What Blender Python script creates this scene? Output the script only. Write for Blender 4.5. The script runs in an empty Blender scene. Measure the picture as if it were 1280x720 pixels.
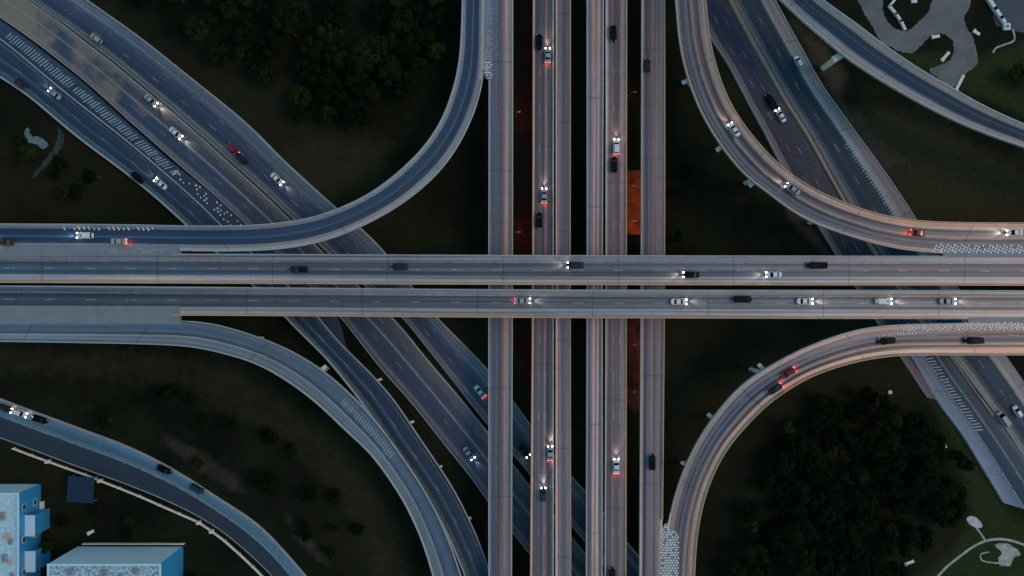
import bpy, bmesh, math, random
from mathutils import Vector, Matrix
R = random.Random(7)
S = bpy.context.scene
COL = S.collection
PI = math.pi

# ------------------------------------------------------------------ place and camera
HC = 235.0                      # the drone hovers this high above the ground
K = 0.24 / 213.0                # metres per photo pixel per metre of distance
def W(px, py, z=0.0):           # traced map position (photo pixels) -> real position at height z
    s = K * (HC - z)
    return Vector(((px - 640) * s, -(py - 360) * s, z))

cam = bpy.data.cameras.new('camera'); camo = bpy.data.objects.new('camera', cam); COL.objects.link(camo)
camo.location = (0, 0, HC); camo.rotation_euler = (0, 0, 0)
cam.angle = 2 * math.atan(640 * K); cam.clip_end = 8000; cam.clip_start = 1
S.camera = camo

# ------------------------------------------------------------------ light
EL, AZ = math.radians(46), math.radians(0)      # low, diffuse sun to the east (picture right)
world = bpy.data.worlds.new('World'); S.world = world; world.use_nodes = True
nt = world.node_tree; bg = nt.nodes['Background']
sky = nt.nodes.new('ShaderNodeTexSky'); sky.sky_type = 'NISHITA'; sky.sun_disc = False
sky.sun_elevation = EL; sky.sun_rotation = math.radians(90) - AZ
sky.air_density = 1.3; sky.dust_density = 0.6; sky.ozone_density = 4.0
tint = nt.nodes.new('ShaderNodeMix'); tint.data_type = 'RGBA'; tint.blend_type = 'MULTIPLY'; tint.inputs[0].default_value = 1
tint.inputs[7].default_value = (.76, 1.0, .86, 1)
nt.links.new(sky.outputs[0], tint.inputs[6]); nt.links.new(tint.outputs[2], bg.inputs[0]); bg.inputs[1].default_value = 0.09
sl = bpy.data.lights.new('sun', 'SUN'); so = bpy.data.objects.new('sun', sl); COL.objects.link(so)
d = Vector((math.cos(EL) * math.cos(AZ), math.cos(EL) * math.sin(AZ), math.sin(EL)))
so.rotation_euler = d.to_track_quat('Z', 'Y').to_euler()
sl.energy = 0.55; sl.angle = math.radians(24); sl.color = (1.0, 0.52, 0.30)
S.view_settings.view_transform = 'Standard'; S.view_settings.look = 'None'
S.view_settings.exposure = 0.72; S.view_settings.gamma = 1

# ------------------------------------------------------------------ helpers
def link(o, parent=None):
    COL.objects.link(o)
    if parent is not None: o.parent = parent
    return o
def tag(o, label=None, cat=None, group=None, kind=None):
    if label: o['label'] = label
    if cat: o['category'] = cat
    if group: o['group'] = group
    if kind: o['kind'] = kind
    return o
def mesh_obj(name, verts, faces, mats, parent=None, uvs=None, smooth=False, midx=None):
    me = bpy.data.meshes.new(name); me.from_pydata([tuple(v) for v in verts], [], faces)
    for m in (mats if isinstance(mats, (list, tuple)) else [mats]): me.materials.append(m)
    if uvs:
        ul = me.uv_layers.new(name='UVMap')
        for p in me.polygons:
            for li in p.loop_indices: ul.data[li].uv = uvs[me.loops[li].vertex_index]
    if midx:
        for p, i in zip(me.polygons, midx): p.material_index = i
    if smooth:
        for p in me.polygons: p.use_smooth = True
    me.update()
    return link(bpy.data.objects.new(name, me), parent)
class MB:
    def __init__(s): s.v, s.f = [], []
    def add(s, vs, fs):
        n = len(s.v); s.v += [Vector(v) for v in vs]; s.f += [tuple(i + n for i in f) for f in fs]; return s
    def box(s, a, b, M=None):
        x0, y0, z0 = a; x1, y1, z1 = b
        vs = [Vector(p) for p in ((x0,y0,z0),(x1,y0,z0),(x1,y1,z0),(x0,y1,z0),(x0,y0,z1),(x1,y0,z1),(x1,y1,z1),(x0,y1,z1))]
        if M: vs = [M @ v for v in vs]
        return s.add(vs, [(0,3,2,1),(4,5,6,7),(0,1,5,4),(1,2,6,5),(2,3,7,6),(3,0,4,7)])
    def frustum(s, b, t):   # b,t: 4 points each ccw
        return s.add(list(b) + list(t), [(3,2,1,0),(4,5,6,7),(0,1,5,4),(1,2,6,5),(2,3,7,6),(3,0,4,7)])
    def tube(s, a, b, r0, r1=None, n=10, caps=True):
        a, b = Vector(a), Vector(b); r1 = r0 if r1 is None else r1
        q = (b - a).to_track_quat('Z', 'Y'); vs = []
        for p, r in ((a, r0), (b, r1)):
            for i in range(n):
                t = 2 * PI * i / n; vs.append(p + q @ Vector((r * math.cos(t), r * math.sin(t), 0)))
        fs = [(i, (i + 1) % n, n + (i + 1) % n, n + i) for i in range(n)]
        if caps: fs += [tuple(range(n - 1, -1, -1)), tuple(range(n, 2 * n))]
        return s.add(vs, fs)
    def build(s, name, mat, parent=None, smooth=False, bevel=0):
        me = bpy.data.meshes.new(name); me.from_pydata([tuple(v) for v in s.v], [], s.f); me.materials.append(mat)
        if bevel:
            bm = bmesh.new(); bm.from_mesh(me)
            bmesh.ops.bevel(bm, geom=bm.edges[:], offset=bevel, segments=2, affect='EDGES', clamp_overlap=True)
            bm.to_mesh(me); bm.free()
        if smooth:
            for p in me.polygons: p.use_smooth = True
        me.update()
        return link(bpy.data.objects.new(name, me), parent)
def empty(name, loc, rz=0):
    o = bpy.data.objects.new(name, None); o.location = loc; o.rotation_euler = (0, 0, rz); o.empty_display_size = .5
    return link(o)
def copy_tree(o, parent=None):
    c = o.copy(); COL.objects.link(c)
    if parent is not None: c.parent = parent
    for ch in list(o.children): copy_tree(ch, c)
    return c

# ------------------------------------------------------------------ materials
def newmat(name):
    m = bpy.data.materials.new(name); m.use_nodes = True
    n = m.node_tree.nodes; return m, m.node_tree, n['Principled BSDF']
def N(t, typ, **kw):
    n = t.nodes.new(typ)
    for k, v in kw.items(): setattr(n, k, v)
    return n
def math_(t, op, a, b=None, c=None, clamp=False):
    n = N(t, 'ShaderNodeMath', operation=op, use_clamp=clamp)
    for i, x in enumerate((a, b, c)):
        if x is None: continue
        if isinstance(x, (int, float)): n.inputs[i].default_value = x
        else: t.links.new(x, n.inputs[i])
    return n.outputs[0]
def mixc(t, f, a, b, mode='MIX'):
    n = N(t, 'ShaderNodeMix', data_type='RGBA', blend_type=mode)
    for i, x in ((0, f), (6, a), (7, b)):
        if isinstance(x, (int, float)): n.inputs[i].default_value = x
        elif isinstance(x, tuple): n.inputs[i].default_value = (*x, 1)
        else: t.links.new(x, n.inputs[i])
    return n.outputs[2]
def noise(t, vec, scale, detail=3, rough=.55):
    n = N(t, 'ShaderNodeTexNoise'); n.inputs['Scale'].default_value = scale; n.inputs['Detail'].default_value = detail
    n.inputs['Roughness'].default_value = rough
    if vec is not None: t.links.new(vec, n.inputs['Vector'])
    return n.outputs['Fac']
def ramp(t, fac, stops, interp='LINEAR'):
    n = N(t, 'ShaderNodeValToRGB'); cr = n.color_ramp; cr.interpolation = interp
    while len(cr.elements) > 1: cr.elements.remove(cr.elements[0])
    for i, (p, c) in enumerate(stops):
        e = cr.elements[0] if i == 0 else cr.elements.new(p)
        e.position = p; e.color = (*c, 1) if len(c) == 3 else c
    t.links.new(fac, n.inputs[0]); return n.outputs[0]
def bump(t, b, h, strength=.3, dist=.05):
    n = N(t, 'ShaderNodeBump'); n.inputs['Strength'].default_value = strength; n.inputs['Distance'].default_value = dist
    t.links.new(h, n.inputs['Height']); t.links.new(n.outputs[0], b.inputs['Normal'])

def plain(name, c, rough=.6, metal=0, var=.25, scale=.6, emit=None, es=0, spec=.5, coat=0):
    m, t, b = newmat(name)
    if var:
        g = N(t, 'ShaderNodeNewGeometry').outputs['Position']
        f = noise(t, g, scale, 4, .6)
        f = math_(t, 'MULTIPLY_ADD', f, 2 * var, 1 - var)
        mx = N(t, 'ShaderNodeVectorMath', operation='SCALE'); mx.inputs[0].default_value = c
        t.links.new(f, mx.inputs['Scale']); t.links.new(mx.outputs[0], b.inputs['Base Color'])
    else: b.inputs['Base Color'].default_value = (*c, 1)
    b.inputs['Roughness'].default_value = rough; b.inputs['Metallic'].default_value = metal
    b.inputs['Specular IOR Level'].default_value = spec; b.inputs['Coat Weight'].default_value = coat
    if emit: b.inputs['Emission Color'].default_value = (*emit, 1); b.inputs['Emission Strength'].default_value = es
    return m

def roadmat(name, bands, lines=(), dashes=(), tracks=.25, rough=.42, patches=None, joint=True, spec=.85, seed=0, overlay=None):
    """bands: (fraction across, colour); lines/dashes: painted lines (fraction, half width, strength)"""
    m, t, b = newmat(name)
    uv = N(t, 'ShaderNodeUVMap').outputs[0]
    sx = N(t, 'ShaderNodeSeparateXYZ'); t.links.new(uv, sx.inputs[0]); u, v = sx.outputs[0], sx.outputs[1]
    pos = N(t, 'ShaderNodeNewGeometry').outputs['Position']
    # waver of the band borders
    cv = N(t, 'ShaderNodeCombineXYZ'); t.links.new(math_(t, 'MULTIPLY', v, .05), cv.inputs[0]); cv.inputs[1].default_value = seed
    wv = noise(t, cv.outputs[0], 1.0, 3)
    uw = math_(t, 'ADD', u, math_(t, 'MULTIPLY_ADD', wv, .03, -.015))
    c = ramp(t, uw, bands)
    # streaks along the lane: tyre polish, oil drip, old patches of paving
    st = N(t, 'ShaderNodeCombineXYZ'); t.links.new(math_(t, 'MULTIPLY', u, 26), st.inputs[0])
    t.links.new(math_(t, 'MULTIPLY', v, .012), st.inputs[1]); st.inputs[2].default_value = seed * 3.1
    s1 = noise(t, st.outputs[0], 1.0, 4, .65)
    st4 = N(t, 'ShaderNodeCombineXYZ'); t.links.new(math_(t, 'MULTIPLY', u, 9), st4.inputs[0])
    t.links.new(math_(t, 'MULTIPLY', v, .006), st4.inputs[1]); st4.inputs[2].default_value = seed * 2.3 + 9
    mr0 = N(t, 'ShaderNodeMapRange'); t.links.new(math_(t, 'MULTIPLY_ADD', noise(t, st4.outputs[0], 1.0, 1), .6, math_(t, 'MULTIPLY', s1, .4)), mr0.inputs[0])
    mr0.inputs[1].default_value = .36; mr0.inputs[2].default_value = .64; mr0.inputs[3].default_value = 1 - 1.5 * tracks; mr0.inputs[4].default_value = 1 + 1.7 * tracks
    s1 = mr0.outputs[0]
    big = noise(t, pos, .018, 3, .5); big = math_(t, 'MULTIPLY_ADD', big, .7, .65)
    st2 = N(t, 'ShaderNodeCombineXYZ'); t.links.new(math_(t, 'MULTIPLY', u, 6), st2.inputs[0])
    t.links.new(math_(t, 'MULTIPLY', v, .11), st2.inputs[1]); st2.inputs[2].default_value = seed * 1.7
    s3 = noise(t, st2.outputs[0], 1.0, 5, .7); s3 = math_(t, 'MULTIPLY_ADD', s3, .55, .72)
    fine = noise(t, pos, 1.4, 5, .75); fine = math_(t, 'MULTIPLY_ADD', fine, .5, .75)
    f = math_(t, 'MULTIPLY', math_(t, 'MULTIPLY', s1, big), math_(t, 'MULTIPLY', s3, fine))
    if joint:   # transverse slab joints
        j = math_(t, 'PINGPONG', v, 4.6); j = math_(t, 'GREATER_THAN', j, .09)
        f = math_(t, 'MULTIPLY', f, math_(t, 'MULTIPLY_ADD', j, .16, .84))
        ej = math_(t, 'GREATER_THAN', math_(t, 'PINGPONG', math_(t, 'ADD', v, seed * 7.7), 17.3), .2)          # expansion joints over the piers
        f = math_(t, 'MULTIPLY', f, math_(t, 'MULTIPLY_ADD', ej, .4, .6))
    oil = noise(t, pos, .35, 6, .8); mo = N(t, 'ShaderNodeMapRange'); t.links.new(oil, mo.inputs[0])
    mo.inputs[1].default_value = .60; mo.inputs[2].default_value = .72; mo.inputs[3].default_value = 1; mo.inputs[4].default_value = .68
    f = math_(t, 'MULTIPLY', f, mo.outputs[0])
    vm = N(t, 'ShaderNodeVectorMath', operation='SCALE'); t.links.new(c, vm.inputs[0]); t.links.new(f, vm.inputs['Scale'])
    st3 = N(t, 'ShaderNodeCombineXYZ'); t.links.new(math_(t, 'MULTIPLY', u, 13), st3.inputs[0])
    t.links.new(math_(t, 'MULTIPLY', v, .02), st3.inputs[1]); st3.inputs[2].default_value = seed * 5.3 + 2
    hue = ramp(t, noise(t, st3.outputs[0], 1.0, 3, .6), [(.34, (.80, .95, 1.12)), (.5, (1, 1, 1)), (.66, (1.22, .97, .88))])
    out = mixc(t, 1.0, vm.outputs[0], hue, 'MULTIPLY')
    if overlay:  # cool light cast of the west end painted into the lane colour
        oc, u0, u1, v0, v1 = overlay
        k = math_(t, 'MULTIPLY', math_(t, 'GREATER_THAN', uw, u0), math_(t, 'LESS_THAN', uw, u1))
        vv = math_(t, 'ADD', v, math_(t, 'MULTIPLY', s3, 60)); mr = N(t, 'ShaderNodeMapRange'); t.links.new(vv, mr.inputs[0])
        mr.inputs[1].default_value = v0; mr.inputs[2].default_value = v1; mr.inputs[3].default_value = .85; mr.inputs[4].default_value = 0
        vs_ = N(t, 'ShaderNodeVectorMath', operation='SCALE'); vs_.inputs[0].default_value = oc; t.links.new(f, vs_.inputs['Scale'])
        out = mixc(t, math_(t, 'MULTIPLY', k, mr.outputs[0]), out, vs_.outputs[0])
    if patches:  # worn, earth-stained concrete of its own colour
        pc, p0, p1, sc, v0, v1 = patches
        mp = N(t, 'ShaderNodeMapRange'); t.links.new(v, mp.inputs[0])
        mp.inputs[1].default_value = v0; mp.inputs[2].default_value = v1; mp.inputs[3].default_value = .12; mp.inputs[4].default_value = -.22
        pn = math_(t, 'ADD', noise(t, pos, sc, 5, .65), mp.outputs[0])
        out = mixc(t, ramp(t, pn, [(p0, (0,0,0)), (p1, (1,1,1))]), out, pc)
    wear = noise(t, pos, .9, 3, .7); wear = ramp(t, wear, [(.35, (.15,)*3), (.62, (1,1,1))])
    def paint(pos_u, hw, s, dash, col):
        nonlocal out
        k = math_(t, 'LESS_THAN', math_(t, 'ABSOLUTE', math_(t, 'SUBTRACT', u, pos_u)), hw)
        if dash:
            k = math_(t, 'MULTIPLY', k, math_(t, 'LESS_THAN', math_(t, 'FRACT', math_(t, 'DIVIDE', v, 12.2)), .25))
        k = math_(t, 'MULTIPLY', math_(t, 'MULTIPLY', k, s), wear)
        out = mixc(t, k, out, col)
    for a in lines: paint(a[0], a[1], a[2], False, a[3] if len(a) > 3 else (.78, .78, .74))
    for a in dashes: paint(a[0], a[1], a[2], True, (.85, .85, .82))
    t.links.new(out, b.inputs['Base Color'])
    lum = N(t, 'ShaderNodeRGBToBW'); t.links.new(out, lum.inputs[0])      # coarse dark asphalt is rougher than trowelled concrete
    rr = math_(t, 'MULTIPLY_ADD', lum.outputs[0], -1.1, rough + .20); rr = math_(t, 'MAXIMUM', rr, rough - .04)
    rr = math_(t, 'MULTIPLY_ADD', s1, .10, math_(t, 'ADD', rr, -.10)); t.links.new(rr, b.inputs['Roughness'])
    b.inputs['Specular IOR Level'].default_value = spec
    bump(t, b, fine, .25, .02)
    return m

CON = (.40, .375, .36); CON2 = (.30, .285, .275); WARM = (.50, .35, .27); ASP = (.062, .066, .074); MID = (.135, .13, .135)
BLU = (.045, .075, .11); BLUM = (.10, .125, .15)
def bands(*a): return list(a)

PAR = plain('parapet_concrete', (.52, .46, .42), .7, var=.3, scale=.5)
PARW = plain('lamp_glow_buff_concrete', (.62, .35, .20), .7, var=.3, scale=.5)  # orange lamp glow along deck edges put into the colour; tan on the barrier
PARL = plain('grey_parapet_concrete', (.36, .38, .40), .7, var=.3, scale=.5)
GIR = plain('girder_concrete', (.22, .21, .20), .8, var=.3, scale=.4)
PIER = plain('pier_concrete', (.78, .70, .60), .8, var=.3, scale=.7)
PAINT = plain('road_paint', (.82, .82, .80), .6, var=.35, scale=2.5)
PAINTB = plain('worn_road_paint', (.33, .43, .46), .6, var=.4, scale=2.5)

# ------------------------------------------------------------------ roads
def cr(pts, n_per=10):
    P = [Vector(p) for p in pts]
    P = [P[0] * 2 - P[1]] + P + [P[-1] * 2 - P[-2]]
    out = []
    for i in range(1, len(P) - 2):
        a, b, c, d = P[i-1], P[i], P[i+1], P[i+2]
        # centripetal-ish: limit tangents by chord to avoid overshoot
        t1 = (c - a) / ((c - b).length + (b - a).length + 1e-6) * (c - b).length
        t2 = (d - b) / ((d - c).length + (c - b).length + 1e-6) * (c - b).length
        for k in range(n_per):
            s = k / n_per
            out.append(b * (2*s**3 - 3*s*s + 1) + t1 * (s**3 - 2*s*s + s) + c * (-2*s**3 + 3*s*s) + t2 * (s**3 - s*s))
    out.append(P[-2]); return out
def resample(P, n):
    L = [0]
    for a, b in zip(P, P[1:]): L.append(L[-1] + (b - a).length)
    out, j = [], 0
    for i in range(n):
        s = L[-1] * i / (n - 1)
        while j < len(L) - 2 and L[j+1] < s: j += 1
        k = (s - L[j]) / max(1e-9, L[j+1] - L[j]); out.append(P[j].lerp(P[j+1], min(1, max(0, k))))
    return out
def smooth(P, it):
    for _ in range(it):
        P = [P[0]] + [(P[i-1] + P[i] * 2 + P[i+1]) / 4 for i in range(1, len(P) - 1)] + [P[-1]]
    return P
class Road:
    """edges traced on the map; a = first edge, b = second; z = [(t, height)]"""
    def __init__(s, a, b, z, ext=(300, 300), n=180):
        a = [Vector(p) for p in a]; b = [Vector(p) for p in b]
        def ex(A, e):
            A = list(A)
            if e[0]: A = [A[0] + (A[0] - A[1]).normalized() * e[0]] + A
            if e[1]: A = A + [A[-1] + (A[-1] - A[-2]).normalized() * e[1]]
            return A
        # keep the extension parallel: both edges take the mean direction
        def both(i, j, e):
            d = ((a[i] - a[j]).normalized() + (b[i] - b[j]).normalized()).normalized() * e
            return a[i] + d, b[i] + d
        n0, n1 = len(a), len(b)
        A, B = list(a), list(b)
        if ext[0]:
            p, q = both(0, 1, ext[0]); A.insert(0, p); B.insert(0, q)
        if ext[1]:
            p, q = both(-1, -2, ext[1]); A.append(p); B.append(q)
        s.A = smooth(resample(cr(A), n), 12); s.B = smooth(resample(cr(B), n), 12)
        s.n = n; s.zc = z
        s.fz = [s.zt(i / (n - 1)) for i in range(n)]
        s.L = [W(p.x, p.y, zz) for p, zz in zip(s.A, s.fz)]; s.Rr = [W(p.x, p.y, zz) for p, zz in zip(s.B, s.fz)]
        s.len = [0]
        for i in range(1, n): s.len.append(s.len[-1] + ((s.L[i] + s.Rr[i] - s.L[i-1] - s.Rr[i-1]) / 2).length)
    def zt(s, t):
        z = s.zc
        if t <= z[0][0]: return z[0][1]
        for (t0, z0), (t1, z1) in zip(z, z[1:]):
            if t <= t1:
                k = (t - t0) / (t1 - t0); k = k * k * (3 - 2 * k); return z0 + (z1 - z0) * k
        return z[-1][1]
    def near(s, px, py):
        p = Vector((px, py)); return min(range(s.n), key=lambda i: ((s.A[i] + s.B[i]) / 2 - p).length)
    def at(s, px, py):
        p = Vector((px, py)); i = s.near(px, py); c0 = (s.A[i] + s.B[i]) / 2
        z = s.fz[i]
        j, k = max(0, i - 1), min(s.n - 1, i + 1)
        d = ((s.L[k] + s.Rr[k]) - (s.L[j] + s.Rr[j])).normalized()
        return W(px, py, z), d
    def pt(s, i, u, dz=0):
        p = s.L[i].lerp(s.Rr[i], u); p.z += dz; return p
    def surface(s, name, mat, parent=None, cuts=10, dz=0, i0=0, i1=None, u0=0., u1=1.):
        i1 = s.n - 1 if i1 is None else i1
        vs, uv, fs = [], [], []
        for i in range(i0, i1 + 1):
            for k in range(cuts + 1):
                u = u0 + (u1 - u0) * k / cuts; vs.append(s.pt(i, u, dz)); uv.append((u, s.len[i]))
        m = cuts + 1
        for i in range(i1 - i0):
            for k in range(cuts): fs.append((i*m+k, i*m+k+1, (i+1)*m+k+1, (i+1)*m+k))
        return mesh_obj(name, vs, fs, mat, parent, uv)
    def sweep(s, name, mat, prof, parent=None, side=0, ranges=None):
        """prof: closed (distance inward from the edge in m, height) loop swept along edge 0 or 1 (None: across both)"""
        mb = MB()
        for r0, r1 in (ranges or [(0, s.n - 1)]):
            rows = []
            for i in range(r0, r1 + 1):
                E = s.L[i] if side == 0 else s.Rr[i]; O = s.Rr[i] if side == 0 else s.L[i]
                inn = (O - E); inn.z = 0; inn.normalize()
                rows.append([E + inn * a + Vector((0, 0, h)) for a, h in prof])
            m = len(prof); vs = [v for r in rows for v in r]; fs = []
            for i in range(len(rows) - 1):
                for k in range(m): fs.append((i*m+k, i*m+(k+1) % m, (i+1)*m+(k+1) % m, (i+1)*m+k))
            fs.append(tuple(range(m))[::-1]); fs.append(tuple((len(rows)-1)*m + k for k in range(m)))
            mb.add(vs, fs)
        o = mb.build(name, mat, parent)
        bm = bmesh.new(); bm.from_mesh(o.data); bmesh.ops.recalc_face_normals(bm, faces=bm.faces); bm.to_mesh(o.data); bm.free()
        return o
    def girder(s, mat, parent, depth=1.5, inset=1.2):
        vs, fs = [], []
        for i in range(s.n):
            w = (s.Rr[i] - s.L[i]).length; k = min(.3, inset / w)
            for u, h in ((.0, -.02), (0, -.45), (k, -.6), (k * 1.3, -depth), (1 - k * 1.3, -depth), (1 - k, -.6), (1, -.45), (1, -.02)):
                vs.append(s.pt(i, u, h))
        m = 8
        for i in range(s.n - 1):
            for k in range(m): fs.append((i*m+k, (i+1)*m+k, (i+1)*m+(k+1) % m, i*m+(k+1) % m))
        fs.append(tuple(range(m))); fs.append(tuple((s.n-1)*m + k for k in range(m))[::-1])
        return mesh_obj('girder', vs, fs, mat, parent)
JER = [(.0, -.05), (.0, .85), (.03, .9), (.26, .9), (.3, .82), (.34, .32), (.46, .1), (.46, -.05)]
def rng(road, *segs):   # ranges from map points: keeps (from, to) index pairs
    out = []
    for a, b in segs:
        i = 0 if a is None else road.near(*a); j = road.n - 1 if b is None else road.near(*b)
        out.append((min(i, j), max(i, j)))
    return out

def flyover(name, road, mat, label, cat='overpass', par=(PAR, PAR), pr=(None, None), piers=(), depth=1.5, group=None, pw=1.0, wide=False):
    i = road.n // 2; c = road.pt(i, .5); base = Vector((c.x, c.y, 0))
    root = empty(name, base); tag(root, label, cat, group)
    parts = [road.surface('roadway', mat, root), road.girder(GIR, root, depth)]
    for k in (0, 1):
        if par[k] is not None: parts.append(road.sweep('parapet', par[k], JER, root, k, pr[k]))
    for q in piers:
        px, py, du = q[0], q[1], (q[2] if len(q) > 2 else .5)
        i = road.near(px, py); top = road.pt(i, du, -depth); g = Vector((top.x, top.y, -.3))
        a = road.pt(i, .12, -depth); b = road.pt(i, .88, -depth)
        dirn = (b - a); wid = dirn.length; dirn.normalize(); nrm = Vector((-dirn.y, dirn.x, 0))
        capc = (a + b) / 2; hw = wid / 2; mb = MB()
        ch = min(1.6, top.z * .3)
        e0 = q[3] if len(q) > 3 else 0; e1 = q[4] if len(q) > 4 else 0
        f = lambda x, y, z: capc + dirn * x + nrm * y + Vector((0, 0, z))
        cx = (top - capc).dot(dirn)
        # hammerhead cap: wide on top, tapering to the column
        bt = [f(cx - pw, -pw * .8, -ch), f(cx + pw, -pw * .8, -ch), f(cx + pw, pw * .8, -ch), f(cx - pw, pw * .8, -ch)]
        mdl = [f(-hw - e0, -pw * .8, -.5), f(hw + e1, -pw * .8, -.5), f(hw + e1, pw * .8, -.5), f(-hw - e0, pw * .8, -.5)]
        tp = [f(-hw - e0, -pw * .8, .02), f(hw + e1, -pw * .8, .02), f(hw + e1, pw * .8, .02), f(-hw - e0, pw * .8, .02)]
        mb.frustum(bt, mdl); mb.frustum(mdl, tp)
        gb = Vector((bt[0].x + bt[2].x, bt[0].y + bt[2].y, 0)) / 2
        k = .5
        gbz = [gb + dirn * x * pw * k + nrm * y * pw * .7 + Vector((0, 0, -.4)) for x, y in ((-1,-1),(1,-1),(1,1),(-1,1))]
        mb.frustum(gbz, bt)
        parts.append(mb.build('pier', PIER, root))
    for p in parts: p.matrix_parent_inverse = Matrix.Translation(-base)
    return root

# --- traced edges (map pixels of a 1280 x 720 plan)
V_Z = 9.0; H_Z = 22.0
rV1 = Road([(611, 0), (610.5, 360), (610.5, 720)], [(641.5, 0), (641, 360), (640, 720)], [(0, V_Z)], n=90)
rV2 = Road([(666, 0), (665, 360), (662.5, 720)], [(692.3, 0), (692, 360), (691.8, 720)], [(0, V_Z)], n=90)
rV2b = Road([(694.4, 0), (694.4, 360), (694, 720)], [(713.3, 0), (713, 360), (713.8, 720)], [(0, V_Z)], n=90)
rV3 = Road([(733, 0), (733, 360), (732, 720)], [(754.5, 0), (753, 360), (753, 720)], [(0, V_Z)], n=90)
rV3b = Road([(756.5, 0), (756.5, 360), (755.5, 720)], [(783.5, 0), (783, 360), (782.5, 720)], [(0, V_Z)], n=90)
rV4 = Road([(801.5, 0), (800.5, 360), (798.8, 720)], [(831, 0), (830.5, 360), (827.5, 720)], [(0, V_Z)], n=90)
rH1 = Road([(0, 316.5), (320, 317.5), (640, 318.8), (960, 319.5), (1280, 320)], [(0, 353.5), (320, 354.8), (640, 356), (960, 356.7), (1280, 357.2)], [(0, H_Z)], n=110)
rH2 = Road([(0, 356.8), (320, 359), (640, 361.6), (960, 362.2), (1280, 362.8)], [(0, 393.3), (320, 394.8), (640, 397), (960, 398.2), (1280, 399)], [(0, H_Z)], n=110)
rTL = Road([(0, 279.5), (160, 280.5), (225, 282), (300, 282), (320, 281.5), (370, 276), (395, 271), (432, 257.5), (470, 237.5), (507, 207.5), (535, 178), (555, 145), (566, 112), (573, 87), (576, 50), (577.5, 0)],
           [(0, 312), (160, 313), (225, 314), (300, 314.3), (345, 312.5), (382, 307.5), (420, 297.5), (460, 280), (500, 257.5), (532, 232.5), (557, 207), (575, 180), (590, 150), (600, 120), (605.5, 95), (606.5, 50), (607, 0)],
           [(.42, H_Z), (.74, V_Z)])
rTR = Road([(844, 0), (847.5, 45), (852.5, 75), (860, 101), (872.5, 135), (892, 170), (914, 201), (936, 225), (960, 241.5), (985, 262), (1015, 279), (1060, 295), (1100, 307), (1135, 313.5), (1180, 317), (1280, 318)],
           [(882, 0), (886, 45), (892.5, 75), (902.5, 107), (917.5, 139), (940, 170), (960, 193), (985, 216), (1022, 239), (1070, 259), (1110, 270.5), (1150, 276), (1210, 278), (1280, 278.3)],
           [(.3, 13.0), (.62, H_Z)])
rBR = Road([(1280, 403), (1210, 403.5), (1135, 405), (1110, 406), (1072, 411), (1035, 422.5), (997.5, 437.5), (960, 458), (935, 473), (910, 497), (892.5, 519), (877.5, 540), (865, 562.5), (852.5, 590), (842.5, 620), (836, 647), (832, 680), (830, 720)],
           [(1280, 444), (1185, 444), (1122, 444.5), (1080, 450), (1042, 460), (1010, 472), (985, 487), (960, 504), (930, 535), (910, 558), (895, 585), (882.5, 615), (875, 645), (870, 680), (868, 720)],
           [(.45, H_Z), (.72, V_Z)])
rBL = Road([(0, 400), (160, 400.3), (225, 400.5), (250, 401.5), (275, 406), (300, 413), (320, 419.5), (345, 429), (370, 441), (395, 456), (415, 471), (435, 489), (458, 512), (481, 539), (496, 561), (512, 583), (528, 608), (542.5, 633), (555, 660), (567, 690), (577, 720)],
           [(0, 427), (100, 428.5), (175, 430), (237, 433), (275, 440.5), (320, 454), (350, 470), (382, 492), (410, 516), (432, 538), (461, 564), (483, 593), (504, 625), (521, 660), (532, 688), (541, 720)],
           [(.45, H_Z), (.83, 11.0)], ext=(300, 100))
rG = Road([(975, 0), (997, 22), (1030, 50), (1060, 75), (1100, 101), (1150, 130), (1200, 155), (1245, 173), (1280, 185)],
          [(1027, 0), (1065, 27), (1105, 57.5), (1150, 88), (1185, 108), (1225, 131), (1280, 156)], [(0, 20)])
rD0 = Road([(0, 97), (32, 117), (67.5, 147), (107.5, 180), (150, 211), (195, 247), (230, 279), (290, 334), (340, 379), (380, 421), (402, 441), (430, 475), (455, 507), (490, 560), (530, 615), (555, 660), (570, 692), (581, 720)],
           [(0, 47), (30, 71), (70, 105), (110, 137), (155, 172), (200, 210), (250, 254), (290, 294), (350, 346), (400, 397.5), (421, 425), (445, 447.5), (470, 473), (490, 495), (505, 517), (535, 562), (552.5, 587), (570, 615), (585, 645), (598, 673), (609, 702), (617, 730)],
           [(.5, .7), (.66, 6.0)], ext=(300, 100))
rA = Road([(0, 48), (30, 72), (70, 106), (110, 138), (155, 173), (200, 211), (250, 255), (290, 295), (350, 347), (400, 398), (421, 425)],
          [(0, 25), (32.5, 47.5), (65, 72.5), (100, 100), (125, 122.5), (155, 150), (190, 181), (225, 211), (262, 240), (300, 274), (360, 328), (424, 397), (430, 428)], [(0, .62)], ext=(300, 10))
rB = Road([(0, 21), (35, 45), (68, 70), (103, 97.5), (128, 119.5), (158, 147), (192, 177), (227, 208), (265, 240), (302, 274), (360, 330), (427, 397), (452.5, 430), (480, 465), (510, 497.5), (540, 535), (565, 567), (590, 597), (609, 625), (641, 665), (690, 727), (790, 850)],
          [(0, -22), (34, 0), (74, 28), (99, 48), (139, 78), (174, 108), (206, 133), (234, 158), (261, 181), (287, 206), (319, 234), (342, 256), (364, 277), (425, 338), (490, 397.5), (519, 432.5), (539, 457.5), (559, 480), (582, 507.5), (606, 537.5), (642, 583), (664, 611), (714, 672), (815, 797)], [(0, .6)], ext=(300, 100), n=220)
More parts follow.
